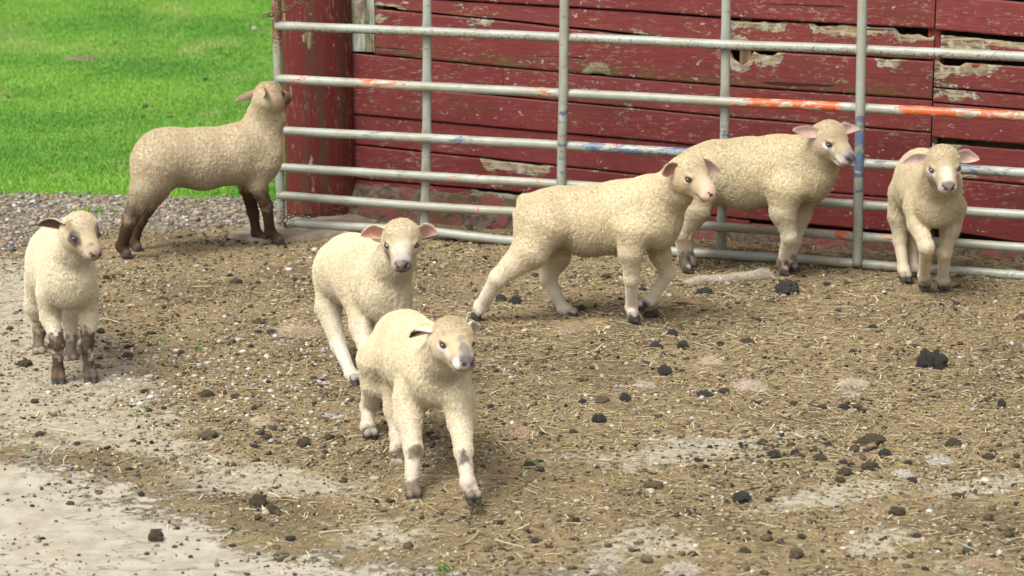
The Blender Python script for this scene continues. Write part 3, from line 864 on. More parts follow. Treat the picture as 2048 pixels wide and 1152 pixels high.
# darker trodden dung bits, in clusters
def pdk(x, y):
    z = zones(x, y); q = np.stack([x, y, 0 * x], -1)
    cl = np.clip(fbm(q, 2.6, 3, 61) * 4 - 2.0, 0, 1) * np.clip(fbm(q, 13, 2, 63) * 4 - 1.8, 0, 1)
    uv = proj(q); ex = 1.2 * blob(uv[..., 0], uv[..., 1], 1640, 905, 190, 26, 3) + .8 * blob(uv[..., 0], uv[..., 1], 1700, 815, 70, 18) + .8 * blob(uv[..., 0], uv[..., 1], 1370, 1022, 60, 14)
    return np.clip((cl + ex) * (1 - z[0]) * (1 - z[3]) * (1 - .7 * z[1]) * front_of_barn(x, y), 0, 1)
x, y = scatter(46000, -2.7, 2.9, 6.0, 10.9, pdk)
size = np.clip(np.exp(rs.normal(math.log(.0058), .45, len(x))), .003, .016)
dk = lumps('dung_litter', x, y, size, rs.uniform(.4, .75, len(x)), pick(len(x), [(.075, .057, .033), (.11, .085, .05), (.03, .027, .024), (.17, .13, .075)], [4, 3, 1.5, 2]), M_crumb, sink=.3, jit=.5)
tag(dk, 'dark bits of trodden dung clustered over the yard', 'dung litter')
# pale chips and pebbles
def pp(x, y):
    z = zones(x, y); cl = fbm(np.stack([x, y, 0 * x], -1), 4, 3, 31)
    return np.clip((z[4] * np.clip(cl * 3 - 1.0, .05, 1) + .015) * (1 - .8 * z[0]) * (1 - z[3]) * front_of_barn(x, y), 0, 1)
x, y = scatter(52000, -2.7, 2.9, 6.0, 10.9, pp)
size = np.clip(np.exp(rs.normal(math.log(.0042), .42, len(x))), .0018, .013)
peb = lumps('pebbles', x, y, size, rs.uniform(.4, .75, len(x)), pick(len(x), [(.52, .50, .46), (.36, .34, .32), (.46, .40, .32), (.24, .25, .27), (.55, .52, .46)], [3, 3, 3, 1.2, 1.0]), M_stone, sink=.36, jit=.42, smooth=False)
tag(peb, 'pale pebbles trodden into the brown dirt', 'pebbles')
# gravel strip by the grass
def pg(x, y):
    z = zones(x, y)
    return np.clip(z[2] * (1 - z[3]), 0, 1) * (y > 10.0)
x, y = scatter(72000, -3.2, -.7, 10.0, 12.1, pg)
size = np.clip(np.exp(rs.normal(math.log(.0043), .55, len(x))), .002, .018)
grv = lumps('gravel', x, y, size, rs.uniform(.3, .65, len(x)), pick(len(x), [(.25, .23, .195), (.33, .31, .265), (.15, .14, .125), (.29, .225, .145), (.09, .09, .10), (.50, .49, .45), (.22, .16, .10)], [3.5, 2, 2.2, 3.5, 1, .6, 3.5]), M_stone, sink=.25)
tag(grv, 'grey gravel strip between the lawn and the dirt', 'gravel')
# straw
def straws(name, x, y, L, wd, cols, lift=.002):
    n = len(x)
    a = rs.uniform(0, PI, n); d = np.stack([np.cos(a), np.sin(a) * 1.0, rs.normal(0, .09, n)], -1)
    s = np.stack([-np.sin(a), np.cos(a), 0 * a], -1)
    bend = rs.normal(0, .12, n)[:, None] * L[:, None]
    c = np.stack([x, y, hfun(x, y) + lift + rs.rand(n) * .004], -1)
    up = np.array([0, 0, 1.0])
    V = []
    for t in (-.5, 0, .5):
        p = c + d * (L * t)[:, None] + s * bend * (.25 - t * t) * 2 + up * (.12 * rs.rand(n) * L * (.25 - t * t))[:, None]
        for k in range(3):
            q = 2 * PI * k / 3 + .5
            V.append(p + s * (wd * math.cos(q))[:, None] + up * (wd * .6 * math.sin(q))[:, None])
    V = np.stack(V, 1)
    f = []
    for j in (0, 3):
        for k in range(3): f.append((j + k, j + (k + 1) % 3, j + 3 + (k + 1) % 3, j + 3 + k))
    F = (np.array(f)[None] + (np.arange(n) * 9)[:, None, None]).reshape(-1, 4)
    o = mesh_obj(name, V.reshape(-1, 3), F, [M_straw], None, False, col=np.repeat(cols, 9, 0))
    return tag(o, kind='stuff')
def ps(x, y): return zones(x, y)[5] * front_of_barn(x, y)
x, y = scatter(98000, -2.7, 2.9, 6.0, 10.9, ps)
n = len(x)
L = np.clip(np.exp(rs.normal(math.log(.018), .65, n)), .006, .11)
scol = [(.54, .44, .26), (.41, .32, .18), (.74, .65, .46), (.27, .20, .115), (.58, .45, .22)]
st = straws('straw_litter', x, y, L, rs.uniform(.0007, .0017, n) * (1 + L * 6), pick(n, scol, [3, 2.5, 3, 1.4, 2]))
tag(st, 'short golden straw bits littered over the yard dirt', 'straw')
# long stalks and the straw drift under the barn boards
def pl_(x, y):
    d = (x - WA[0]) * wnor[0] + (y - WA[1]) * wnor[1]; s = (x - WA[0]) * wdir[0] + (y - WA[1]) * wdir[1]
    return ((s > .9) & (s < 4.5) & (d > .0) & (d < .30)) * np.clip((s - .9) / .8, .2, 1)
x, y = scatter(26000, .2, 3.6, 9.2, 10.6, pl_)
n = len(x); L = rs.uniform(.03, .12, n)
st2 = straws('straw_drift', x, y, L, rs.uniform(.0007, .0014, n), pick(n, scol + [(.10, .07, .035)], [2, 3, 1, 3, 1, 4]), lift=.006)
tag(st2, 'drift of matted straw along the foot of the barn boards', 'straw')

# ------------------------------------------------------------------ lawn
def blades(name, x, y, hgt, wd, cols):
    n = len(x); z = gheight(x, y) - .003
    a = rs.uniform(0, 2 * PI, n); ln = rs.normal(0, .55, (n, 2)) * hgt[:, None]
    b = np.stack([x, y, z], -1); s = np.stack([np.cos(a), np.sin(a), 0 * a], -1) * wd[:, None]
    tip = b + np.stack([ln[:, 0], ln[:, 1], hgt], -1)
    mid = b + np.stack([ln[:, 0] * .35, ln[:, 1] * .35, hgt * .6], -1)
    V = np.stack([b - s, b + s, mid + s * .8, mid - s * .8, tip], 1)
    F = [(0, 1, 2, 3)]
    Fq = (np.array([(0, 1, 2), (0, 2, 3), (3, 2, 4)])[None] + (np.arange(n) * 5)[:, None, None]).reshape(-1, 3)
    o = mesh_obj(name, V.reshape(-1, 3), Fq, [M_blade], None, True, col=np.repeat(cols, 5, 0))
    return tag(o, kind='stuff')
def pgr(x, y):
    z = zones(x, y); return z[3] * ((x < -.55) | (y > 13.5))
bx, by = [], []
for (N, x0, x1, y0, y1) in ((190000, -3.9, -.55, 10.3, 18.6), (26000, -7, -3.9, 10.5, 19), (26000, -8, 0, 18.6, 26)):
    a, b = scatter(N, x0, x1, y0, y1, pgr); bx.append(a); by.append(b)
x = np.concatenate(bx); y = np.concatenate(by); n = len(x)
pz = np.stack([x, y, 0 * x], -1)
f1 = fbm(pz, 1.1, 3, 41)[:, None]; f2 = fbm(pz * np.array([1, .5, 1]), 3.2, 3, 47)[:, None]
ca = np.array([.105, .29, .04]); cb = np.array([.235, .46, .06]); cy = np.array([.44, .46, .18])
t = np.clip((f1 - .33) * 2.6 + (rs.rand(n, 1) - .5) * .5, 0, 1)
col = ca * (1 - t) + cb * t
t2 = np.clip((f2 - .56) * 4, 0, .7) + (rs.rand(n, 1) < .05) * .5
col = col * (1 - t2) + cy * t2
near = proj(pz)[:, 1] > 330
hg = rs.uniform(.010, .022, n) * (1 + .5 * (f2[:, 0] - .5) + .2 * near)
lawn = blades('lawn_grass', x, y, hg, rs.uniform(.0015, .0032, n), col)
tag(lawn, 'bright green short lawn grass behind the yard', 'grass')
# sparse green sprouts in the dirt
sx, sy = [], []
for (u, v, k) in ((890, 1142, 26), (275, 832, 10), (292, 820, 8), (1063, 936, 22), (400, 700, 5), (325, 685, 5), (268, 920, 5), (862, 430, 8), (60, 905, 4)):
    g = onG(u, v)
    sx += list(g[0] + rs.normal(0, .008, k)); sy += list(g[1] + rs.normal(0, .012, k))
sx, sy = np.array(sx), np.array(sy)
spr = blades('green_sprouts', sx, sy, rs.uniform(.010, .028, len(sx)), rs.uniform(.0012, .0026, len(sx)), np.tile([(.09, .26, .02)], (len(sx), 1)))
tag(spr, 'few tiny green sprouts growing in the yard dirt', 'sprouts')

# ------------------------------------------------------------------ dung clods
def dung_mesh(seed, col, two=False):
    bm = bmesh.new(); bmesh.ops.create_icosphere(bm, subdivisions=4, radius=1.0)
    V = np.array([v.co for v in bm.verts]); F = [[v.index for v in f.verts] for f in bm.faces]; bm.free()
    r2 = np.random.RandomState(seed)
    C = r2.normal(0, 1, (22, 3)); C /= np.linalg.norm(C, axis=1)[:, None]
    D = np.sort(np.linalg.norm(V[:, None] - C[None], axis=-1), 1)
    r = .68 + .30 * np.clip(1 - D[:, 0] * 1.3, 0, 1) + .26 * np.sqrt(np.clip((D[:, 1] - D[:, 0]) * 3.2, 0, 1)) + .35 * (fbm(V, 1.2, 2, seed) - .5) + .30 * (fbm(V, 5, 3, seed + 3) - .5)
    if two: r = r * (1 + .25 * V[:, 0] ** 2 - .22 * np.exp(-(V[:, 0] / .22) ** 2))
    V = V * r[:, None]; V[:, 2] *= .72; V[:, 2] = np.maximum(V[:, 2], -.42)
    me = mesh_obj('dung_clod', V, np.array(F), [M_dung], None, True, col=np.tile([col], (len(V), 1)))
    d = me.data; bpy.data.objects.remove(me); return d
BLK, BRN, TAN = (.044, .040, .035), (.085, .065, .037), (.15, .115, .066)
DM = {}
for nm, c in (('k', BLK), ('b', BRN), ('t', TAN)): DM[nm] = [dung_mesh(s + 5, c) for s in range(4)]
DM['two'] = [dung_mesh(33, (.035, .030, .020), True)]
def clod(u, v, wpx, kind, label, group, asp=None, i=0):
    p = onG(u, v + wpx * .22); r_ = rs.rand(4)
    dep = np.linalg.norm(p - CO); s = wpx / 2 / FPX * dep / 1.26
    o = bpy.data.objects.new('dung_clod', DM[kind][int(r_[0] * 3.99) % len(DM[kind])])
    sc.collection.objects.link(o)
    h = (asp or (.55 + .5 * r_[1])) * 1.25
    o.scale = (s, s * (.8 + .3 * r_[2]), s * h)
    o.rotation_euler = (0, 0, r_[3] * 6.28 if kind != 'two' else .1)
    o.location = (p[0], p[1], float(gheight(np.array([p[0]]), np.array([p[1]]))[0]) + s * h * .30)
    return tag(o, label, 'dung', group)
NAMED = [
 (1574, 577, 52, 'k', 'large blue-black dung clod on the dirt in front of the pale tail', .95),
 (1409, 582, 40, 'k', 'black dung clod lying just below the thick end of the tail', .6),
 (1864, 723, 58, 'two', 'biggest dung clod, two lobed, alone on the right side dirt', 1.15),
 (1330, 743, 36, 'k', 'glossy black folded dung lump in the middle of the dirt', .95),
 (1250, 798, 26, 'k', 'smooth round black dung ball beside a white pebble', 1.2),
 (1198, 840, 33, 'k', 'dark dung lump nearest below the brown flat clod pair', .95),
 (1204, 797, 38, 't', 'flat tan-brown clod just left of the round black ball', .6),
 (1409, 784, 38, 'k', 'flat black dung smear left of a small brown clod', .5),
 (1302, 628, 42, 'k', 'black dung pat by the raised hoof of the walking lamb', .6),
 (1059, 932, 28, 'k', 'dark clod with a green sprout right of the trotting lamb', .9),
 (312, 1074, 34, 'b', 'lone upright brown clod on the pale concrete at the left', 1.35),
 (516, 1004, 40, 'b', 'round dark brown clod at the concrete edge, larger of a pair', 1.1),
 (545, 1021, 34, 'b', 'lower brown clod touching the round one at the concrete edge', .8),
 (283, 989, 18, 'k', 'small shiny black pellet alone on the pale concrete', 1.0),
 (581, 1076, 26, 'k', 'flat black dropping at the right edge of the concrete', .6),
 (417, 868, 44, 't', 'wide tan clod in the dirt above the concrete', .7),
 (607, 886, 33, 'b', 'brown clod on pebbly dirt left of the trotting lamb', .8),
 (1769, 908, 28, 'k', 'shiny blue-black dung lump right in the dung litter band', .95),
 (1745, 873, 62, 'b', 'long flat dark dung patch on the right side litter', .42),
 (1483, 995, 46, 'k', 'wide dark dung heap on the pale streak at right', .75),
 (1688, 815, 26, 'k', 'black bunch of pellets left below the wool scraps', .8),
 (2003, 812, 20, 'k', 'small upright black dropping at the right edge of the yard', 1.5),
 (1907, 887, 36, 'b', 'rough dark clod near the right edge above the white fluff', .8),
 (1592, 1105, 40, 't', 'rounded brown clod at the lower right of the yard', .8),
 (50, 725, 34, 'b', 'dark clod by the left hind hoof of the leftmost lamb', .7),
 (201, 663, 24, 'k', 'black dropping just right of the leftmost lamb', .8),
 (1307, 968, 46, 't', 'broad flat brown clod in the lower middle of the yard', .5)]
for (u, v, w_, k, lab, asp) in NAMED: clod(u, v, w_, k, lab, 'dung clods on the yard', asp)
SMALL_K = [(1365, 744, 14), (1165, 806, 19), (1345, 667, 27), (1312, 694, 28), (1365, 693, 30), (965, 661, 13), (982, 812, 22), (1120, 873, 13), (1084, 870, 15),
 (1487, 894, 18), (1746, 656, 22), (1723, 824, 22), (1852, 781, 22), (1548, 911, 32), (1590, 909, 22), (1687, 926, 20), (1702, 931, 20), (1824, 960, 26), (1817, 928, 18),
 (1537, 1002, 18), (2032, 1010, 14), (1645, 1104, 12), (1987, 1114, 15), (289, 782, 22), (328, 816, 15), (355, 1057, 12), (381, 1114, 11), (217, 931, 14), (519, 663, 22),
 (1285, 580, 22), (1002, 598, 26), (1031, 603, 26), (1163, 618, 22), (1344, 669, 18), (1000, 1045, 18), (1850, 1139, 18), (1693, 566, 18), (1653, 566, 20), (1440, 690, 18),
 (1236, 912, 10), (1371, 1025, 9), (1340, 1028, 8), (1389, 1022, 9), (1360, 1030, 10), (1640, 880, 14), (1710, 905, 14), (1731, 901, 15), (1480, 890, 14), (1420, 896, 12), (1868, 796, 12), (1520, 830, 12), (1935, 770, 14), (1842, 748, 9), (590, 560, 12), (1655, 745, 10)]
for q in SMALL_K: clod(q[0], q[1], q[2], 'k', 'small black sheep dropping on the littered dirt', 'small black droppings on the yard')
SMALL_B = [(1448, 783, 25), (1147, 866, 19), (1313, 866, 17), (1496, 682, 32), (1841, 660, 16), (1644, 816, 26), (1588, 808, 22), (1525, 886, 24), (1640, 917, 30), (1680, 959, 28),
 (1917, 991, 30), (1793, 1021, 40), (1736, 1059, 20), (1833, 1070, 24), (1490, 1101, 28), (1977, 913, 28), (1603, 1074, 20), (1820, 1114, 18), (413, 786, 36), (154, 888, 18), (79, 868, 22), (472, 793, 25),
 (465, 1091, 18), (70, 804, 20), (255, 710, 26), (544, 665, 24), (472, 563, 28), (362, 705, 18), (524, 647, 20), (1069, 551, 20), (1212, 553, 24), (1070, 1082, 25), (1690, 945, 34), (1740, 930, 40), (1720, 885, 26), (650, 905, 18), (300, 690, 14), (1100, 700, 20), (1160, 760, 18), (1540, 745, 14), (1920, 690, 16), (1990, 740, 18), (1780, 700, 14), (720, 905, 16), (690, 960, 12)]
for q in SMALL_B: clod(q[0], q[1], q[2], 'b', 'small brown dung clod on the littered dirt', 'small brown clods on the yard', .7)
for (u, v, w_) in ((290, 215, 16), (285, 234, 14), (342, 236, 14), (377, 231, 12), (412, 160, 16), (396, 164, 9), (40, 343, 16), (17, 197, 12), (160, 126, 8), (110, 364, 10), (160, 362, 14), (305, 216, 7)):
    clod(u, v, w_, 'k', 'dark dropping lying on the green lawn', 'droppings on the lawn', .7)
# a white stone on the lawn
o = clod(509, 61, 13, 't', 'small pale stone on the lawn left of the gate', None, 1.0); o.name = 'stone'; o['category'] = 'stone'
o.data = o.data.copy(); M_ws = plain('pale_stone', (.5, .48, .42), (.3, .28, .22), 40); o.data.materials[0] = M_ws
if 'group' in o: del o['group']

# ------------------------------------------------------------------ hair curves
def strands(name, P, rad_, cols, mat, parent=None):
    """P: (n, k, 3) world points; rad_: (k,) or (n, k) radii; cols: (n, 3)"""
    n, k = P.shape[:2]
    if parent is not None: P = P - world_loc(parent)
    hc = bpy.data.hair_curves.new(name)
    hc.add_curves([k] * n)
    hc.attributes['position'].data.foreach_set('vector', P.astype(np.float32).ravel())
    R = np.broadcast_to(rad_, (n, k)).astype(np.float32).ravel()
    if 'radius' not in hc.attributes: hc.attributes.new('radius', 'FLOAT', 'POINT')
    hc.attributes['radius'].data.foreach_set('value', np.ascontiguousarray(R))
    at = hc.attributes.new('Col', 'FLOAT_COLOR', 'CURVE')
    c4 = np.ones((n, 4), dtype=np.float32); c4[:, :3] = cols
    at.data.foreach_set('color', c4.ravel())
    hc.materials.append(mat)
    o = bpy.data.objects.new(name, hc)
    sc.collection.objects.link(o)
    if parent is not None: o.parent = parent
    return o
M_hair = colmat('wool_fibre', .85, .12, 0, trans=.12)
sc.render.hair_type = 'STRIP'
TUFTS = [(600, 660, 95, 32, (.74, .60, .42), 'wide tan fluff of shed wool left of the middle lamb'),
 (1420, 722, 42, 30, (.78, .64, .46), 'curled tan tuft of shed wool beside a dark dropping'),
 (1500, 770, 62, 22, (.80, .68, .54), 'pinkish shed wool tuft among straw right of the brown clod'),
 (1700, 764, 52, 20, (.80, .70, .55), 'thin pale wool scrap above the white wool ball'),
 (1700, 790, 16, 12, (.74, .70, .62), 'tiny white ball of wool above the black pellet bunch'),
 (1804, 946, 24, 18, (.76, .72, .66), 'small white fluff ball on the right side litter'),
 (1882, 924, 36, 16, (.74, .70, .65), 'white wispy fluff beside crossed straws at right'),
 (1165, 652, 85, 26, (.66, .50, .30), 'long brownish wool wisp under the walking lamb'),
 (1140, 662, 32, 12, (.70, .60, .52), 'small whitish wool scrap at the left end of the brownish wisp'),
 (528, 840, 42, 18, (.74, .60, .42), 'tan wool tuft on the pebbly dirt left of the trotting lamb'),
 (1362, 1136, 56, 26, (.72, .62, .52), 'white and tan wool tuft at the bottom edge of the yard'),
 (1964, 1128, 46, 26, (.58, .44, .30), 'tan wool tuft at the bottom right corner'),
 (1010, 945, 50, 20, (.55, .40, .26), 'brown wool wisp right of the front hoof of the trotting lamb'),
 (1292, 772, 26, 9, (.72, .66, .60), 'thin white wool wisp below the folded black lump'),
 (1045, 868, 40, 18, (.60, .44, .28), 'brownish wool wisp beside a white stone in the middle'),
 (665, 832, 18, 14, (.70, .66, .60), 'small white wool knot on the pebbles left of the trotting lamb')]
for (u, v, wp_, hp_, c, lab) in TUFTS:
    p = onG(u, v + hp_ * .3); dep = np.linalg.norm(p - CO); s = wp_ / 2 / FPX * dep; hh = hp_ / FPX * dep
    n = int(300 + wp_ * 10); k = 9
    base = (rs.normal(0, .13, (n, 3)) + rs.normal(0, .34, (11, 3))[rs.randint(0, 11, n)]) * np.array([s, s * 1.2, hh * .16]) + p + np.array([0, 0, hh * .16])
    pts = np.zeros((n, k, 3)); d = rs.normal(0, 1, (n, 3)); d[:, 2] *= .12; d /= np.linalg.norm(d, axis=1)[:, None]
    cur = base.copy(); step = .0030 + s * .045
    for j in range(k):
        pts[:, j] = cur; d = d + rs.normal(0, .55, (n, 3)) * np.array([1, 1, .3]); d[:, 2] *= .7; d /= np.linalg.norm(d, axis=1)[:, None]; cur = cur + d * step
    pts[..., 2] = np.maximum(pts[..., 2], gheight(pts[..., 0].ravel(), pts[..., 1].ravel()).reshape(n, k) + .001)
    o = strands('wool_tuft', pts, .00042, np.array(c) * .78 * rs.uniform(.55, 1.25, (n, 1)), M_hair)
    tag(o, lab, 'wool tuft', 'shed wool tufts on the yard')
# ================================================================== lambs
def unit(v):
    v = np.asarray(v, float); return v / (np.linalg.norm(v) + 1e-12)
class SDF:
    """smooth union of ellipsoids and tapered bones, meshed by surface nets"""
    def __init__(s): s.pr = []
    def ell(s, c, r, R=None, k=.02, reg='body', op=1):
        s.pr.append(('e', np.asarray(c, float), np.asarray(r, float), np.eye(3) if R is None else np.asarray(R, float), k, reg, op))
    def bone(s, a, b, ra, rb, side=None, k=.02, reg='body', op=1):
        a = np.asarray(a, float); b = np.asarray(b, float)
        ra = ra if isinstance(ra, (tuple, list)) else (ra, ra); rb = rb if isinstance(rb, (tuple, list)) else (rb, rb)
        d = unit(b - a)
        sd = np.asarray(side, float) if side is not None else (np.array([0, 1.0, 0]) if abs(d[1]) < .9 else np.array([1.0, 0, 0]))
        sd = unit(sd - d * np.dot(sd, d)); up = np.cross(d, sd)
        s.pr.append(('b', a, b, np.array(ra, float), np.array(rb, float), np.array([d, sd, up]), k, reg, op))
    @staticmethod
    def dist(p, q):
        if p[0] == 'e':
            _, c, r, R = p[:4]
            x = (q - c) @ R.T
            k0 = np.linalg.norm(x / r, axis=-1); k1 = np.linalg.norm(x / (r * r), axis=-1)
            return np.where(k1 > 1e-6, k0 * (k0 - 1) / np.maximum(k1, 1e-6), -r.min())
        _, a, b, ra, rb, M = p[:6]
        L = np.linalg.norm(b - a)
        x = (q - a) @ M.T
        t = np.clip(x[..., 0] / L, 0, 1)
        rw = ra[0] + (rb[0] - ra[0]) * t; rh = ra[1] + (rb[1] - ra[1]) * t
        ax = x[..., 0] - t * L
        rm = np.minimum(rw, rh)
        rav = (rw + rh) * .5
        k0 = np.sqrt((x[..., 1] / rw) ** 2 + (x[..., 2] / rh) ** 2 + (ax / rav) ** 2)
        k1 = np.sqrt((x[..., 1] / rw ** 2) ** 2 + (x[..., 2] / rh ** 2) ** 2 + (ax / rav ** 2) ** 2)
        return np.where(k1 > 1e-6, k0 * (k0 - 1) / np.maximum(k1, 1e-6), -rm)
    @staticmethod
    def bounds(p, m):
        if p[0] == 'e': R = p[2].max() + m; return p[1] - R, p[1] + R
        R = max(p[3].max(), p[4].max()) + m
        return np.minimum(p[1], p[2]) - R, np.maximum(p[1], p[2]) + R
    def mesh(s, h):
        lo = np.min([s.bounds(p, .012)[0] for p in s.pr if p[-1] > 0], 0); hi = np.max([s.bounds(p, .012)[1] for p in s.pr if p[-1] > 0], 0)
        n = np.ceil((hi - lo) / h).astype(int) + 1
        F = np.full(n, 1.0, dtype=np.float32)
        for p in s.pr:
            k = p[-3]
            a, b = s.bounds(p, k * 1.2 + 2.5 * h)
            i0 = np.maximum(np.floor((a - lo) / h).astype(int), 0); i1 = np.minimum(np.ceil((b - lo) / h).astype(int) + 1, n)
            if np.any(i1 <= i0): continue
            ax = [lo[j] + h * np.arange(i0[j], i1[j]) for j in range(3)]
            q = np.stack(np.meshgrid(*ax, indexing='ij'), -1)
            d = s.dist(p, q)
            sl = tuple(slice(i0[j], i1[j]) for j in range(3))
            f = F[sl].astype(np.float64)
            if p[-1] > 0:
                hh = np.maximum(k - np.abs(f - d), 0) / k
                F[sl] = np.minimum(f, d) - hh * hh * k * .25
            else:
                d = -d; hh = np.maximum(k - np.abs(f - d), 0) / k
                F[sl] = np.maximum(f, d) + hh * hh * k * .25
        # surface nets
        ins = F < 0
        c = [ins[i:n[0] - 1 + i, j:n[1] - 1 + j, k:n[2] - 1 + k] for i in (0, 1) for j in (0, 1) for k in (0, 1)]
        sm = sum(x.astype(np.int8) for x in c)
        act = (sm > 0) & (sm < 8)
        idx = np.argwhere(act)
        vid = np.full(act.shape, -1, dtype=np.int64); vid[tuple(idx.T)] = np.arange(len(idx))
        corner = np.array([(i, j, k) for i in (0, 1) for j in (0, 1) for k in (0, 1)])
        val = np.stack([F[tuple((idx + o).T)] for o in corner], -1).astype(np.float64)
        acc = np.zeros((len(idx), 3)); cnt = np.zeros(len(idx))
        for i in range(8):
            for j in range(i + 1, 8):
                if np.abs(corner[i] - corner[j]).sum() != 1: continue
                a, b = val[:, i], val[:, j]
                m = (a < 0) != (b < 0)
                t = np.where(m, a / np.where(m, a - b, 1), 0)
                acc += np.where(m[:, None], corner[i] + t[:, None] * (corner[j] - corner[i]), 0); cnt += m
        V = lo + h * (idx + acc / cnt[:, None])
        Q = []
        for ax_ in range(3):
            o1, o2 = [(1, 2), (2, 0), (0, 1)][ax_]
            sl0 = [slice(1, n[j] - 1) for j in range(3)]; sl1 = list(sl0); sl0[ax_] = slice(0, n[ax_] - 1); sl1[ax_] = slice(1, n[ax_])
            A, B = ins[tuple(sl0)], ins[tuple(sl1)]
            e = np.argwhere(A != B); st = np.array([1, 1, 1]); st[ax_] = 0
            g = e + st
            fl = A[tuple(e.T)]
            u1 = np.zeros(3, int); u1[o1] = 1; u2 = np.zeros(3, int); u2[o2] = 1
            q = np.stack([vid[tuple((g - u1 - u2).T)], vid[tuple((g - u2).T)], vid[tuple(g.T)], vid[tuple((g - u1).T)]], -1)
            q[~fl] = q[~fl][:, ::-1]
            Q.append(q)
        Q = np.concatenate(Q); Q = Q[(Q >= 0).all(1)]
        # drop stray islands (none expected) and smooth lightly
        nb = np.zeros_like(V); ct = np.zeros(len(V))
        for it in range(2):
            nb[:] = 0; ct[:] = 0
            for a, b in ((0, 1), (1, 2), (2, 3), (3, 0)):
                np.add.at(nb, Q[:, a], V[Q[:, b]]); np.add.at(nb, Q[:, b], V[Q[:, a]]); np.add.at(ct, Q[:, a], 1); np.add.at(ct, Q[:, b], 1)
            V = V * .6 + .4 * nb / np.maximum(ct, 1)[:, None]
        return V, Q
    def regions(s, V, names):
        W = np.zeros((len(V), len(names)))
        for p in s.pr:
            if p[-1] < 0: continue
            W[:, names.index(p[-2])] += np.exp(-np.maximum(s.dist(p, V), -.004) / .0055)
        return W / W.sum(1, keepdims=True)
def vnormals(V, F):
    a = V[F[:, 2]] - V[F[:, 0]]; b = V[F[:, 3]] - V[F[:, 1]]
    fn = np.cross(a, b); N = np.zeros_like(V)
    for k in range(4): np.add.at(N, F[:, k], fn)
    return N / (np.linalg.norm(N, axis=1)[:, None] + 1e-12), fn

def make_skin(name):
    m = NM(name, .9, .12)
    c = m.attr('Col'); wl = m.attr('wool', 'Fac')
    o = m.co()
    v = m.noise(o, 210, 4, .6, .6); v2 = m.noise(o, 60, 4, .6, .4)
    col = m.mix(m.math('MULTIPLY', m.ramp(v, .5, .34), m.math('MULTIPLY', wl, .25)), c, m.mix(.45, c, (.16, .10, .05)))  # hollows of the wool bump darkened in colour, as crevice shade
    h = m.math('MULTIPLY', m.math('ADD', v, m.math('MULTIPLY', v2, .8)), wl)
    h = m.math('ADD', h, m.math('MULTIPLY', m.noise(o, 400, 3), .15))
    return m.fin(col, m.bump(h, .8, .006))
M_skin = make_skin('lamb_wool_and_skin')
M_ear = colmat('ear_skin', .75, .2, 0, trans=.25)
M_eye = NM('eye', .08, .6); M_eye = M_eye.fin(M_eye.attr('Col'))
M_hoof = colmat('hoof_horn', .45, .4, .3)
WOOL = np.array([.74, .62, .40]); WHITE = np.array([.72, .66, .56]); TANF = np.array([.50, .405, .265]); DKBR = np.array([.085, .052, .032])
GREYP = np.array([.11, .095, .09]); PINK = np.array([.60, .33, .28]); PINKL = np.array([.68, .48, .42])
NAMES = ['body', 'leg', 'shank', 'head', 'face', 'muzzle', 'hoof']
def rot_head(yaw, pitch, roll):
    """columns: forward, left, up of the head in the world. yaw 0 = image right (+X), -90 = towards the camera"""
    y, p, r = rad(yaw), rad(pitch), rad(roll)
    f = np.array([math.cos(y) * math.cos(p), math.sin(y) * math.cos(p), math.sin(p)])
    l = np.array([-math.sin(y), math.cos(y), 0]); u = np.cross(f, l)
    l2 = l * math.cos(r) + u * math.sin(r); u2 = -l * math.sin(r) + u * math.cos(r)
    return np.array([f, l2, u2])
def ear_mesh(base, tip, front, width, cup=.35, L=None):
    """leaf-shaped cupped ear with thickness; front = the way its open side faces"""
    ax = tip - base; L = np.linalg.norm(ax); t = ax / L
    fr = unit(np.asarray(front) - t * np.dot(front, t)); sd = np.cross(t, fr)
    nu, nv = 18, 11; V = []; C = []
    for side in (0, 1):
        for i in range(nu):
            a = i / (nu - 1)
            wd = width * (math.sin(PI * min(1, (a * .93 + .07)) ** .78)) ** .75 * (1 - .12 * a) + .0012
            if a < .2: wd = max(wd, width * .45)
            for j in range(nv):
                b = (j / (nv - 1)) * 2 - 1
                roll = cup * (1.25 - a * .55)
                x = math.sin(b * 1.35 * roll * 2.0) / (1.35 * roll * 2.0)
                zc = (1 - math.cos(b * 1.35 * roll * 2.0)) / (1.35 * roll * 2.0)
                p = base + t * (a * L) + sd * (x * wd) + fr * (zc * wd - .012 * math.sin(PI * a) + (.0 if side else -.0030 * (1 - b * b * .8)))
                p = p + np.array([0, 0, -.006 * a * a])
                V.append(p); C.append((side, a, b))
    F = []
    for side in (0, 1):
        o = side * nu * nv
        for i in range(nu - 1):
            for j in range(nv - 1):
                q = (o + i * nv + j, o + i * nv + j + 1, o + (i + 1) * nv + j + 1, o + (i + 1) * nv + j)
                F.append(q if side else q[::-1])
    o = nu * nv
    for i in range(nu - 1):
        F.append((i * nv, i * nv + nv, o + i * nv + nv, o + i * nv)); k = nv - 1
        F.append((i * nv + k, o + i * nv + k, o + i * nv + nv + k, i * nv + nv + k))
    for j in range(nv - 1):
        k = (nu - 1) * nv + j
        F.append((k, k + 1, o + k + 1, o + k))
    return np.array(V), np.array(F), np.array(C), t, fr, sd
def sphere(c, R, r, n=14):
    V = [];
    for i in range(n + 1):
        th = PI * i / n
        for j in range(2 * n):
            ph = PI * j / n
            V.append((math.cos(th), math.sin(th) * math.cos(ph), math.sin(th) * math.sin(ph)))
    V = np.array(V); F = []
    for i in range(n):
        for j in range(2 * n):
            a = i * 2 * n + j; b = i * 2 * n + (j + 1) % (2 * n)
            F.append((a, b, b + 2 * n, a + 2 * n))
    return V, np.array(F)

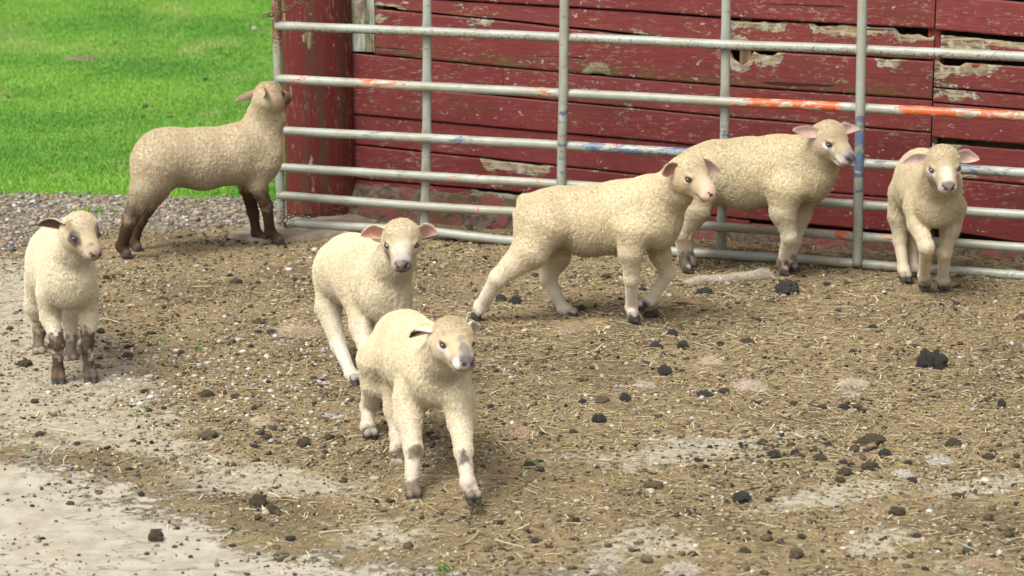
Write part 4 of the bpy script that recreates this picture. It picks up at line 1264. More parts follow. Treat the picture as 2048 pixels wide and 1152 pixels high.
def crease(P, root):
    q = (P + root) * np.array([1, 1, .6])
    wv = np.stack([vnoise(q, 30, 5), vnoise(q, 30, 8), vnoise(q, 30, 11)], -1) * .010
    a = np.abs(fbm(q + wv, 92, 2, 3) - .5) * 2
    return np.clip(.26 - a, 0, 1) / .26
def lamb(spec):
    name_label, sp = spec['label'], spec
    S = SDF(); T = sp['torso']
    st = [(atY(u, v, Y), hw, hh) for (u, v, Y, hw, hh) in T]
    sc_ = sp.get('s', 1.0)
    fwd = unit((st[-1][0] - st[0][0]) * np.array([1, 1, 0])); side = np.array([-fwd[1], fwd[0], 0])   # side = the lamb's left
    for (a, b) in zip(st[:-1], st[1:]):
        S.bone(a[0], b[0], (a[1] - .008, a[2] - .009), (b[1] - .008, b[2] - .009), side=side, k=.03)
    root = st[0][0].copy()
    # neck
    nk = [(atY(u, v, Y), r) for (u, v, Y, r) in sp['neck']]
    for a, b in zip(nk[:-1], nk[1:]):
        ra = a[1] if isinstance(a[1], tuple) else (a[1], a[1]); rb_ = b[1] if isinstance(b[1], tuple) else (b[1], b[1])
        S.bone(a[0], b[0], tuple(q - .010 for q in ra), tuple(q - .010 for q in rb_), side=side, k=.045)
    # extra masses
    for (u, v, Y, rx, ry, rz) in sp.get('mass', []):
        S.ell(atY(u, v, Y), (rx - .008, ry - .008, rz - .008), np.array([fwd, side, [0, 0, 1.0]]), k=.04)
    # head
    hu, hv, hY, yaw, pit, rol = sp['head']
    hc = atY(hu, hv, hY); R = rot_head(yaw, pit, rol); hs_ = sp.get('hs', 1.0)
    HA = np.array([.94, 1.14, .98]) * hs_
    def hp(x, y, z): return hc + R[0] * x * HA[0] + R[1] * y * HA[1] + R[2] * z * HA[2]
    def he(c, r, k=.018, reg='head', op=1): S.ell(hp(*c), np.array(r) * HA, R, k, reg, op)
    S.bone(nk[-1][0], hp(-.022, 0, -.024), tuple(q - .010 for q in nk[-1][1]), .042 * hs_, side=side, k=.04, reg='body')
    he((.000, 0, .000), (.052, .0475, .049), .025, 'head')
    he((.006, 0, .027), (.040, .038, .024), .025, 'head')
    S.bone(hp(.018, 0, -.004), hp(.104, 0, -.014), (.048 * hs_, .042 * hs_), (.0295 * hs_, .027 * hs_), side=R[1], k=.024, reg='face')
    S.bone(hp(.02, 0, .022), hp(.105, 0, .004), (.030 * hs_, .020 * hs_), (.022 * hs_, .016 * hs_), side=R[1], k=.02, reg='face')
    he((.002, 0, -.030), (.046, .040, .034), .028, 'head')
    for q in (-1, 1):
        he((.012, q * .028, -.020), (.038, .018, .028), .024, 'head')
        he((.036, q * .034, .020), (.020, .009, .006), .010, 'face')
        he((.036, q * .035, -.004), (.020, .010, .008), .010, 'face')
    he((.116, 0, -.010), (.024, .0245, .022), .012, 'muzzle')
    he((.126, 0, -.005), (.013, .018, .014), .008, 'muzzle')
    for q in (-1, 1): he((.116, q * .013, -.014), (.017, .013, .015), .008, 'muzzle')
    S.bone(hp(.0, 0, -.040), hp(.098, 0, -.040), (.035 * hs_, .024 * hs_), (.019 * hs_, .011 * hs_), side=R[1], k=.016, reg='face')
    he((.106, 0, -.038), (.015, .016, .009), .006, 'muzzle')
    for q in (-1, 1):
        he((.0500, q * .045, .0075), (.0125, .0100, .0070), .004, 'face', -1)          # eye socket
        he((.136, q * .0105, -.001), (.006, .0038, .0055), .003, 'muzzle', -1)       # nostril
        he((.128, q * .0155, .003), (.009, .0030, .0045), .003, 'muzzle', -1)
    S.bone(hp(.126, -.012, -.0275), hp(.126, .012, -.0275), .0030, .0030, k=.003, reg='muzzle', op=-1)
    for q in (-1, 1): S.bone(hp(.124, q * .010, -.0275), hp(.088, q * .0235, -.026), .0028, .0022, k=.003, reg='muzzle', op=-1)
    # legs
    hoofs = []
    for L in sp['legs']:
        pts = [atY(u, v, Y) for (u, v, Y) in L['p']]
        rr = [L['r'][0] - .012, L['r'][1] - .008] + [q - .0050 for q in L['r'][2:-1]] + [L['r'][-1] - .002]; regs = L.get('reg') or (['body'] + ['leg'] * (len(pts) - 4) + ['shank', 'shank'] if len(pts) > 4 else ['leg'] * (len(pts) - 3) + ['shank'] * 2)
        for i in range(len(pts) - 1):
            a, b = pts[i], pts[i + 1]
            k = .032 if i == 0 else (.016 if i == 1 else .010)
            fl = L.get('flat', 1.25) if i == 0 else 1.0
            S.bone(a, b, (rr[i] / fl ** .5, rr[i] * fl ** .5), rr[i + 1], side=side, k=k, reg='body' if i == 0 and not L.get('bare') else ('leg' if i < len(pts) - 3 else 'shank'))
        # knee or hock knob, fetlock knob
        S.ell(pts[-3], (rr[-3] * 1.04,) * 3, k=.012, reg='leg')
        S.ell(pts[-2], (rr[-2] * 1.07,) * 3, k=.010, reg='shank')
        # two toes
        toe = pts[-1]; ya = rad(L.get('yaw', sp['yaw'])); tf = np.array([math.cos(ya), math.sin(ya), L.get('tp', -.25)]); tf = unit(tf)
        ts = unit(np.array([-math.sin(ya), math.cos(ya), 0])); tu = np.cross(tf, ts)
        if tu[2] < 0: tu = -tu
        Rt = np.array([tf, ts, tu])
        for q in (-1, 1):
            c = toe + ts * q * .0108 + tf * .004
            S.bone(pts[-2] + ts * q * .005, c + tu * .016, rr[-2] * .62, .0120, k=.007, reg='shank')
            S.bone(c + tu * .009 - tf * .003, c + tf * .015 + tu * .001, .0118, .0078, k=.003, reg='hoof')
            S.ell(c + tf * .003 + tu * .000, (.0190, .0098, .0085), Rt, .003, 'hoof')
        hoofs.append((toe, tf, ts, tu))
    V, F = S.mesh(.0034)
    W = S.regions(V, NAMES)
    N, _ = vnormals(V, F)
    # fleece thickness and colour
    woolly = W[:, 0] * 1.0 + W[:, 1] * .55 + W[:, 2] * .22 + W[:, 3] * .38 + W[:, 4] * .10
    base = np.array(sp.get('col', WOOL)); legc = np.array(sp.get('legcol', WHITE * .92)); facec = np.array(sp.get('face', TANF))
    muz = np.array(sp.get('muz', PINKL)); hoofc = np.array([.062, .056, .052])
    Hh = (V - hc) @ R.T / HA
    cap = np.clip((Hh[:, 2] - .012) / .02, 0, 1) * np.clip((.052 - Hh[:, 0]) / .02, 0, 1) * W[:, 3] * sp.get('cap', 1.0)
    woolly = np.clip(woolly + cap * .5, 0, 1)
    C = W[:, [0]] * base + W[:, [1]] * (base * .55 + legc * .45) + W[:, [2]] * legc + W[:, [3]] * (base * .55 + facec * .45) + W[:, [4]] * facec + W[:, [5]] * muz + W[:, [6]] * hoofc
    nz = fbm(V + root * 3, 22, 3, 5)[:, None]; nl = fbm(V + root * 3, 5, 3, 9)[:, None]; nf = fbm(V + root, 90, 2, 14)[:, None]
    isf = np.clip(W[:, [4]] + W[:, [5]], 0, 1)
    C = C * (1 + (nl - .5) * .26 + (nz - .5) * .08 * (1 - isf))
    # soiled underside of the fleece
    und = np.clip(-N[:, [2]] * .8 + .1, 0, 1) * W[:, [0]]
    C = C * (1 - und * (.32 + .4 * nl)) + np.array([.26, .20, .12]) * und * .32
    H = (V - hc) @ R.T / HA
    def paint(c, r, colr, amt=1.0, head=True, soft=.30, jit=.35, stretch=(1, 1, 1)):
        nonlocal C
        d = np.linalg.norm(((H if head else V) - np.asarray(c)) / (np.asarray(stretch) * r), axis=1)
        d = d + (nz[:, 0] - .5) * jit * 2 + (nf[:, 0] - .5) * jit * 1.2
        w_ = np.clip((1 + soft * .5 - d) / soft, 0, 1)[:, None] * amt
        C = C * (1 - w_) + np.array(colr) * w_
    ring = np.array(sp.get('ring', PINKL))
    for q in (-1, 1):
        paint((.052, q * .042, .0005), .0165, ring, .9, soft=.5, jit=.25, stretch=(1.35, 1, .85))
        paint((.049, q * .042, .0095), .0125, np.array(sp.get('lid', (.14, .085, .07))), .85, soft=.3, jit=.08, stretch=(1.1, 1, .75))
    for P_ in sp.get('paint', []): paint(*P_[:3], **(P_[3] if len(P_) > 3 else {}))
    for q in (-1, 1): paint((.136, q * .011, .0), .0068, (.07, .035, .035), .95, soft=.4, jit=.05)
    for q in (-1, 1): paint((.133, q * .0165, .004), .0052, (.09, .045, .042), .9, soft=.4, jit=.05)
    ml = (np.abs(H[:, 2] + .0275 - np.clip(.126 - H[:, 0], 0, .05) * .04) < .0033) & (H[:, 0] > .086) & (np.abs(H[:, 1]) < .032)
    C[ml] = C[ml] * .3 + np.array([.10, .05, .045]) * .7
    # dirt on the legs: (u, v, Y, radius, colour, amount)
    for (u, v, Y, r, colr, amt) in sp.get('dirt', []):
        paint(atY(u, v, Y), r, colr, amt, head=False, soft=.55, jit=.85, stretch=(1, 1, 1.2))
    for (toe, tf, ts, tu) in hoofs:
        d = (V - toe) @ np.array([tf, ts, tu]).T
        nr = np.linalg.norm(d, axis=1) < .042
        m_ = nr & (W[:, 6] > .42 + .2 * (nf[:, 0] - .5))
        m2 = nr & (W[:, 6] > .18) & ~m_
        C[m_] = hoofc * (.7 + .6 * nz[m_])
        C[m2] = C[m2] * .55 + np.array([.10, .07, .05]) * .45
        woolly[m_ | m2] = 0
    C = np.clip(C, 0.005, 1)
    # wool relief in the surface itself
    crimp = np.clip(1.15 - .95 * np.clip(N[:, 2], 0, 1), .25, 1)
    rl = -crease(V, root) * .0022 * crimp + (fbm(V + root, 24, 2, 6) - .5) * .0022
    V2 = V + N * (rl * np.clip(woolly * 1.1 - .12, 0, 1))[:, None]
    root[2] = 0
    top = empty('lamb', tuple(root), name_label, 'lamb', 'lambs in the yard')
    # ears and eyes belong to the same body mesh
    AV, AF, AC, AM = [V2], [F], [C], [np.zeros(len(F), int)]; AW = [np.clip(woolly, 0, 1)]
    off = len(V2); earfur = []
    for E in sp['ears']:
        bu, bv, tu_, tv_, tY, fr, wd, inn, outc = E
        q = E[-1] if False else (1 if (atY(bu, bv, hY) - hc) @ R[1] > 0 else -1)
        bpt = hp(-.010, q * .044, .013)
        e0 = unit(atY(tu_, tv_, tY) - bpt)
        V_, F_, Cc, t_, fr_, sd_ = ear_mesh(bpt - e0 * .004, atY(tu_, tv_, tY), np.array(fr, float), wd + .004, cup=.27)
        inner = Cc[:, 0] > .5
        ec = np.where(inner[:, None], np.array(inn), np.array(outc)) * (1 - .25 * (fbm(V_, 60, 2, 3)[:, None] - .5))
        ec = np.where((inner & (np.abs(Cc[:, 2]) > .8))[:, None], ec * .4 + np.array(outc) * .6, ec)
        if sp.get('tip') and tu_ < bu: ec = np.where(((Cc[:, 1] > .55) & (Cc[:, 2] * sp['tip'] > -.5))[:, None], np.array([.10, .065, .045]), ec)
        AV.append(V_); AF.append(F_ + off); AC.append(ec); AM.append(np.full(len(F_), 1)); AW.append(np.zeros(len(V_)))
        earfur.append((V_, F_, Cc, ec, t_)); off += len(V_)
    for q in (-1, 1):
        V_, F_ = sphere(None, None, 1)
        dirn = unit(np.array([.36, q * .92, .08]))            # gaze in the head frame
        dd = V_ @ dirn
        ec = np.full((len(V_), 3), .010); ec[dd < .95] = (.040, .024, .014); ec[dd < .62] = (.05, .035, .03)
        p = np.array([hp(.0478 + x * .0118, q * .0374 + y * .0105, .0080 + z * .0072) for x, y, z in V_])
        AV.append(p); AF.append(F_ + off); AC.append(ec); AM.append(np.full(len(F_), 2)); AW.append(np.zeros(len(V_))); off += len(V_)
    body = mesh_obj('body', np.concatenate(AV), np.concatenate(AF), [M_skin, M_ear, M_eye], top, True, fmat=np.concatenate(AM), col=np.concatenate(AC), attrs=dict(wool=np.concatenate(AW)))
    # ---------------- fleece of crimped fibres
    Fv = V2[F]; area = .5 * np.linalg.norm(np.cross(Fv[:, 2] - Fv[:, 0], Fv[:, 3] - Fv[:, 1]), axis=1)
    wf = woolly[F].mean(1); r2 = np.random.RandomState(sp['seed'])
    dens = area * np.clip(wf, 0, 1) ** .25 * (wf > .045) * (1 + .8 * (1 - np.clip(wf, 0, 1)))
    nS = int(sp.get('n', 140000)); fi = r2.choice(len(F), nS, p=dens / dens.sum())
    w4 = r2.rand(nS, 4) + .02; w4 /= w4.sum(1, keepdims=True)
    Pr = (Fv[fi] * w4[..., None]).sum(1); Nr = (N[F[fi]] * w4[..., None]).sum(1); Nr /= np.linalg.norm(Nr, axis=1)[:, None] + 1e-9
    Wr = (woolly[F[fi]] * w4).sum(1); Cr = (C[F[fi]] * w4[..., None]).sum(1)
    ln = np.interp(Wr, [0, .1, .2, .4, .6, 1.0], [.0026, .0032, .0042, .0052, .0060, .0070]) * r2.uniform(.8, 1.12, nS) * sp.get('flen', 1.0)
    crz0 = crease(Pr, root) * np.clip(1.15 - .95 * np.clip(Nr[:, 2], 0, 1), .22, 1)
    ln = ln * (1 - .38 * crz0 * np.clip(Wr * 1.4, 0, 1))
    # comb direction: hangs down and backwards a little; flow noise makes the crimped rows
    flow = np.stack([fbm(Pr + root, 80, 2, 31 + 5 * j) - .5 for j in range(3)], -1) * .95 * (np.clip(Wr, .2, 1) * np.interp(Nr[:, 2], [-.1, .7], [.9, .25]))[:, None]
    comb = -fwd * .18 + np.array([0, 0, -.42]) + flow
    Wf_ = (W[:, 4] + W[:, 5])[F[fi]].mean(1)
    isface = (W[:, 4] + W[:, 5] + W[:, 2] * .7)[F[fi]].mean(1)
    comb = np.where(isface[:, None] > .5, R[0] * .8 * (W[:, 4] + W[:, 5])[F[fi]].mean(1)[:, None] + np.array([0, 0, -1.3]) * W[:, 2][F[fi]].mean(1)[:, None], comb)
    comb = comb - Nr * (comb * Nr).sum(1)[:, None]
    # clumps
    nc = nS // 14; ci = r2.choice(nS, nc, replace=False)
    kd = KDTree(nc)
    for i, j in enumerate(ci): kd.insert(Pr[j], i)
    kd.balance()
    near = np.array([kd.find(p)[1] for p in Pr])
    cc = Pr[ci][near] + Nr[ci][near] * (ln * .9)[:, None]
    K = 4; pts = np.zeros((nS, K, 3)); u1 = unit(np.array([.3, .8, .2])); tA = np.cross(Nr, u1); tA /= np.linalg.norm(tA, axis=1)[:, None] + 1e-9; tB = np.cross(Nr, tA)
    ph = r2.rand(nc)[near] * 6.28 + r2.rand(nS) * .9
    cl = np.clip(Wr * .8, 0, .55) * np.interp(Nr[:, 2], [-.2, .75], [.50, .22]) * sp.get('clump', 1.0)
    for j in range(K):
        t = j / (K - 1)
        base_ = Pr - Nr * .0012 + Nr * (ln * t * (1 - .28 * t))[:, None] + comb * (ln * .55 * t * t)[:, None]
        crl = (np.cos(ph + t * 5.0)[:, None] * tA + np.sin(ph + t * 5.0)[:, None] * tB) * (ln * .10 * t * np.clip(Wr * 1.3, 0, 1))[:, None]
        q = base_ + crl
        q = q + (cc - q) * (cl * t * t)[:, None]
        pts[:, j] = q
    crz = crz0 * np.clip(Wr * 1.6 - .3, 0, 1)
    Cr = Cr * (1 - .20 * crz[:, None]) * (1 + .05 * (1 - crz[:, None]))  # crease shade between the crimps put into the fibre colour
    cj = (.965 + .07 * r2.rand(nc))[near][:, None] * (1 + r2.uniform(-.06, .06, (nS, 1)) * (1 + 1.6 * Wf_[:, None]))
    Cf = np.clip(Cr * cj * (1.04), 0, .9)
    rd = np.stack([np.interp(Wr, [0, .3, 1], [.0003, .00038, .00048]) * s_ for s_ in (1.0, .95, .8, .35)], 1)
    P_all, R_all, C_all = [pts], [rd], [Cf]
    for (V_, F_, Cc, ec, t_) in earfur:                       # short fuzz on the ears
        n_ = 2600; Fe = V_[F_]; ar = np.linalg.norm(np.cross(Fe[:, 2] - Fe[:, 0], Fe[:, 3] - Fe[:, 1]), axis=1); f_ = r2.choice(len(F_), n_, p=ar / ar.sum())
        ww = r2.rand(n_, 4); ww /= ww.sum(1, keepdims=True)
        p0 = (Fe[f_] * ww[..., None]).sum(1); nn = np.cross(Fe[f_, 2] - Fe[f_, 0], Fe[f_, 3] - Fe[f_, 1]); nn /= np.linalg.norm(nn, axis=1)[:, None] + 1e-9
        dn = nn * .5 + t_ * .8 + r2.normal(0, .2, (n_, 3)); l_ = r2.uniform(.0025, .0062, n_)
        P_all.append(np.stack([p0 + dn * (l_ * s_)[:, None] for s_ in (0, .35, .7, 1)], 1)); R_all.append(np.tile([.0003, .0003, .0002, .0001], (n_, 1)))
        C_all.append(ec[F_[f_, 0]])
    fl = strands('fleece', np.concatenate(P_all), np.concatenate(R_all), np.concatenate(C_all), M_wool, top)
    return top
M_wool = colmat('fleece_fibre', .95, .06, 0, trans=.10)

BR = (.075, .045, .027); BR2 = (.13, .085, .052)
def leg(p, r, **k): return dict(p=p, r=r, **k)
LAMBS = []
# 1 leftmost, facing the camera, head turned right
LAMBS.append(dict(seed=1, label='lamb at the far left with grey patches round its eyes and brown lower legs', yaw=-80,
  torso=[(108, 534, 8.84, .088, .118), (112, 530, 8.70, .094, .128), (134, 544, 8.50, .090, .120)], mass=[(140, 570, 8.44, .05, .078, .075)],
  neck=[(136, 525, 8.46, (.074, .076)), (150, 488, 8.42, (.060, .060))],
  head=(159, 456, 8.37, -50, -37, 3), hs=.90,
  ears=[(125, 456, 75, 446, 8.42, (.3, -1, -.35), .021, (.16, .10, .08), (.60, .50, .37)), (180, 440, 186, 427, 8.53, (.6, -.6, .2), .019, (.55, .36, .28), (.66, .56, .42))],
  legs=[leg([(96, 590, 8.50), (101, 635, 8.50), (115, 686, 8.46), (116, 738, 8.49), (117, 763, 8.475)], [.050, .035, .0235, .0195, .016]),
        leg([(175, 590, 8.50), (178, 635, 8.50), (173, 684, 8.48), (179, 738, 8.50), (182, 760, 8.49)], [.050, .035, .0235, .0200, .016]),
        leg([(78, 560, 8.86), (70, 610, 8.86), (78, 664, 8.90), (77, 697, 8.88), (79, 710, 8.85)], [.062, .038, .0225, .0195, .016]),
        leg([(132, 570, 8.86), (138, 620, 8.84), (143, 672, 8.86), (141, 708, 8.80), (142, 724, 8.77)], [.062, .038, .0225, .0200, .016])],
  paint=[((.050, -.043, .012), .026, GREYP, dict(amt=.85, soft=.7, jit=.6)), ((.062, -.030, .006), .020, GREYP, dict(amt=.8, soft=.6, jit=.8)), ((.050, .043, .008), .030, GREYP * .8, dict(amt=.8, soft=.6, jit=.6)),
         ((.100, -.006, .012), .015, GREYP * 1.6, dict(amt=.85, soft=.4, jit=.6)), ((.112, -.018, -.004), .014, (.70, .66, .62), dict(amt=.8, soft=.4, jit=.9)), ((.128, 0, -.004), .018, (.16, .09, .08), dict(amt=.75, soft=.4)),
         ((.005, -.05, .03), .022, (.25, .17, .10), dict(amt=.6, soft=.8, jit=.6))],
  ring=(.22, .17, .15), muz=(.30, .22, .18), dirt=[(115, 686, 8.46, .034, BR, .93), (116, 745, 8.48, .060, BR, .92), (173, 684, 8.48, .032, BR, .93), (180, 745, 8.49, .060, BR, .92),
        (78, 690, 8.88, .055, BR2, .85), (141, 705, 8.80, .050, BR2, .85)], col=(.76, .685, .52)))
# 2 back left, side on, nosing the post
LAMBS.append(dict(seed=2, label='lamb with dark brown muddy legs nosing the red post, seen from its side', yaw=18,
  torso=[(321, 313, 10.36, .100, .108), (345, 314, 10.38, .104, .110), (405, 318, 10.42, .108, .118), (470, 309, 10.47, .104, .114), (512, 305, 10.52, .098, .112)], mass=[(310, 342, 10.32, .082, .088, .112), (519, 325, 10.52, .07, .09, .085)],
  neck=[(515, 288, 10.52, (.080, .098)), (531, 236, 10.53, (.062, .076))],
  head=(535, 191, 10.50, 54, -8, -4), hs=.90,
  ears=[(498, 200, 471, 197, 10.60, (-.3, .6, .2), .018, (.45, .35, .28), (.60, .47, .37)), (530, 190, 534, 184, 10.40, (-.2, -1, .25), .020, (.07, .045, .035), (.50, .38, .25))],
  legs=[leg([(512, 335, 10.46), (514, 368, 10.46), (533, 412, 10.50), (540, 462, 10.56), (556, 484, 10.56)], [.058, .040, .0260, .0225, .017]),
        leg([(500, 335, 10.60), (494, 372, 10.60), (506, 424, 10.62), (513, 466, 10.62), (526, 482, 10.60)], [.055, .038, .0240, .0215, .017]),
        leg([(308, 330, 10.30), (290, 376, 10.28), (259, 440, 10.28), (244, 492, 10.33), (251, 511, 10.32)], [.092, .060, .0300, .0245, .018]),
        leg([(322, 335, 10.46), (312, 378, 10.47), (279, 442, 10.46), (267, 484, 10.46), (273, 500, 10.44)], [.080, .055, .0270, .0230, .017])],
  paint=[((.115, 0, -.01), .036, (.10, .065, .045), dict(amt=.85, soft=.9, jit=.5)), ((.05, -.045, .006), .024, (.13, .08, .055), dict(amt=.7, soft=.7)), ((.03, -.03, .045), .022, (.30, .17, .08), dict(amt=.6, soft=.8))],
  ring=(.12, .07, .05), muz=(.12, .085, .065), face=(.42, .31, .19), col=(.59, .50, .345), legcol=(.10, .062, .038),
  dirt=[(506, 424, 10.62, .055, BR, .9), (498, 395, 10.60, .05, BR, .9), (511, 455, 10.62, .05, BR, .9), (533, 412, 10.50, .05, BR, .85), (525, 390, 10.48, .035, BR2, .7), (538, 450, 10.56, .05, BR, .9),
        (252, 462, 10.30, .07, BR, .85), (262, 430, 10.28, .055, BR2, .75), (276, 450, 10.46, .07, BR, .85), (290, 415, 10.46, .05, BR2, .8), (268, 490, 10.46, .05, BR, .9), (246, 500, 10.33, .05, BR, .9)]))
# 3 middle, behind the trotting lamb, facing the camera
LAMBS.append(dict(seed=3, label='lamb in the middle looking at the camera, half hidden behind the trotting lamb', yaw=-62,
  torso=[(683, 541, 8.78, .096, .106), (704, 540, 8.66, .102, .116), (738, 560, 8.48, .100, .118), (765, 574, 8.36, .090, .114)], mass=[(772, 600, 8.30, .045, .075, .075)],
  neck=[(772, 548, 8.33, (.076, .080)), (790, 520, 8.28, (.062, .062))],
  head=(803, 472, 8.20, -88, -37, 0), hs=.95,
  ears=[(768, 471, 722, 468, 8.25, (.1, -1, -.25), .0235, (.74, .44, .34), (.76, .66, .54)), (832, 471, 875, 462, 8.22, (-.1, -1, -.25), .0235, (.78, .52, .42), (.76, .66, .54))],
  legs=[leg([(722, 605, 8.42), (722, 650, 8.36), (735, 712, 8.26), (750, 775, 8.20), (756, 800, 8.17)], [.060, .040, .025, .021, .017]),
        leg([(790, 605, 8.34), (790, 655, 8.28), (785, 715, 8.16), (784, 780, 8.06), (786, 808, 8.10)], [.056, .038, .025, .021, .017]),
        leg([(672, 565, 8.78), (656, 615, 8.74), (677, 690, 8.66), (702, 748, 8.52), (713, 764, 8.455)], [.078, .046, .0265, .0215, .016]),
        leg([(712, 575, 8.82), (725, 625, 8.78), (735, 690, 8.74), (738, 720, 8.74), (742, 735, 8.72)], [.070, .045, .025, .021, .017])],
  paint=[((.105, 0, .012), .024, (.40, .36, .34), dict(amt=.8, soft=.5, jit=1.2)), ((.127, 0, -.006), .023, (.10, .085, .085), dict(amt=.92, soft=.4, jit=.6)), ((.07, 0, .02), .026, (.66, .60, .52), dict(amt=.6, soft=.7, jit=1.3)), ((.085, .012, .012), .012, (.20, .17, .16), dict(amt=.7, soft=.5, jit=1.6)),
         ((.112, 0, -.036), .014, (.16, .11, .10), dict(amt=.8)), ((.06, -.035, -.015), .016, (.12, .10, .10), dict(amt=.6, soft=.5, jit=1.)), ((.115, -.022, -.02), .012, (.70, .66, .64), dict(amt=.8)), ((.115, .022, -.02), .012, (.70, .66, .64), dict(amt=.8))],
  ring=(.66, .56, .52), muz=(.45, .33, .30), col=(.74, .655, .48)))
# 4 front, trotting
LAMBS.append(dict(seed=4, label='nearest lamb trotting towards the camera with dark knee marks and raised hind foot', yaw=-64,
  torso=[(798, 692, 7.82, .086, .104), (812, 700, 7.70, .090, .113), (838, 720, 7.54, .090, .114), (868, 740, 7.40, .083, .110)], mass=[(885, 758, 7.33, .048, .078, .076)],
  neck=[(880, 726, 7.36, (.075, .076)), (890, 710, 7.29, (.060, .060))],
  head=(901, 673, 7.20, -64, -25, -4), hs=.94,
  ears=[(862, 662, 820, 671, 7.30, (.2, -.9, -.6), .019, (.62, .50, .40), (.74, .66, .55)), (940, 650, 960, 652, 7.30, (.4, -.9, -.2), .018, (.6, .5, .4), (.72, .66, .58))],
  legs=[leg([(820, 795, 7.44), (818, 840, 7.40), (826, 897, 7.33), (823, 970, 7.28), (826, 996, 7.255)], [.060, .043, .0265, .0215, .0175], flat=1.1),
        leg([(918, 800, 7.32), (922, 845, 7.29), (927, 902, 7.18), (935, 965, 7.12), (944, 995, 7.11)], [.058, .040, .0260, .0215, .0175], flat=1.1, tp=-.7),
        leg([(755, 725, 7.84), (752, 765, 7.84), (738, 812, 7.95), (735, 852, 7.88), (738, 868, 7.84)], [.078, .048, .0265, .0220, .0165], tp=-1.2),
        leg([(800, 750, 7.82), (797, 815, 7.78), (797, 868, 7.74), (791, 918, 7.68), (791, 936, 7.61)], [.072, .046, .0260, .0225, .017])],
  paint=[((.122, 0, .006), .020, (.11, .10, .105), dict(amt=.95, soft=.5, jit=.6)), ((.092, .002, .020), .018, (.20, .17, .165), dict(amt=.85, soft=.6, jit=.9, stretch=(1.5, .75, 1))), ((.060, 0, .030), .014, (.28, .22, .19), dict(amt=.6, soft=.8, jit=1.2)), ((.115, -.026, -.010), .018, (.70, .66, .62), dict(amt=.8)), ((.072, -.040, -.008), .018, (.70, .66, .60), dict(amt=.75, soft=.6)),
         ((.105, 0, -.040), .018, (.60, .50, .46), dict(amt=.8)), ((.01, -.05, -.03), .012, (.30, .22, .12), dict(amt=.6)), ((-.01, 0, .055), .05, (.42, .32, .19), dict(amt=.55, soft=1.0))],
  tip=1, ring=(.62, .55, .50), muz=(.22, .19, .19), col=(.73, .645, .47), legcol=(.60, .52, .42),
  dirt=[(830, 902, 7.30, .020, (.09, .07, .04), .75), (929, 907, 7.14, .021, (.05, .05, .038), .85), (822, 982, 7.26, .030, BR2, .8), (941, 992, 7.10, .028, BR2, .65), (791, 925, 7.66, .040, BR, .85), (737, 866, 7.85, .022, BR2, .85)]))
# 5 walking, side on
LAMBS.append(dict(seed=5, label='pink nosed lamb striding to the right in front of the lamb beside the gate', yaw=-14,
  torso=[(1090, 432, 9.34, .094, .094), (1118, 434, 9.33, .100, .104), (1175, 442, 9.31, .106, .122), (1240, 436, 9.28, .104, .126), (1300, 424, 9.24, .098, .128)], mass=[(1080, 460, 9.32, .072, .088, .105), (1318, 445, 9.22, .065, .085, .095), (1045, 402, 9.34, .022, .022, .026)],
  neck=[(1320, 402, 9.22, (.076, .088)), (1348, 378, 9.18, (.062, .070))],
  head=(1374, 341, 9.13, -42, -31, 3), hs=1.02,
  ears=[(1350, 350, 1325, 343, 9.05, (.5, -1, -.1), .0235, (.62, .33, .25), (.74, .64, .52)), (1420, 345, 1442, 341, 9.24, (.4, -1, 0), .021, (.72, .48, .42), (.74, .64, .52))],
  legs=[leg([(1268, 462, 9.17), (1262, 504, 9.17), (1263, 556, 9.19), (1263, 614, 9.27), (1265, 638, 9.24)], [.068, .046, .0265, .0220, .017]),
        leg([(1312, 476, 9.30), (1322, 512, 9.32), (1335, 547, 9.34), (1301, 600, 9.36), (1286, 609, 9.35)], [.056, .040, .0270, .0210, .015], yaw=-150, tp=-1.6),
        leg([(1082, 450, 9.26), (1062, 500, 9.24), (997, 556, 9.24), (962, 612, 9.30), (949, 631, 9.30)], [.100, .068, .0330, .0250, .017], tp=-.9),
        leg([(1110, 470, 9.42), (1112, 512, 9.43), (1096, 556, 9.43), (1126, 616, 9.41), (1143, 632, 9.385)], [.078, .054, .0300, .0225, .017])],
  ring=(.62, .45, .38), muz=(.62, .45, .34), face=(.53, .43, .28), paint=[((.126, 0, .004), .018, (.56, .32, .28), dict(amt=.8, soft=.6, jit=.3)), ((.085, 0, .018), .022, (.64, .50, .40), dict(amt=.5, soft=.8)),
        ((.106, 0, -.036), .022, (.74, .62, .54), dict(amt=.8, soft=.5)), ((.04, -.04, -.022), .03, (.58, .45, .27), dict(amt=.4, soft=.9))],
  col=(.68, .58, .395), legcol=(.68, .61, .50)))
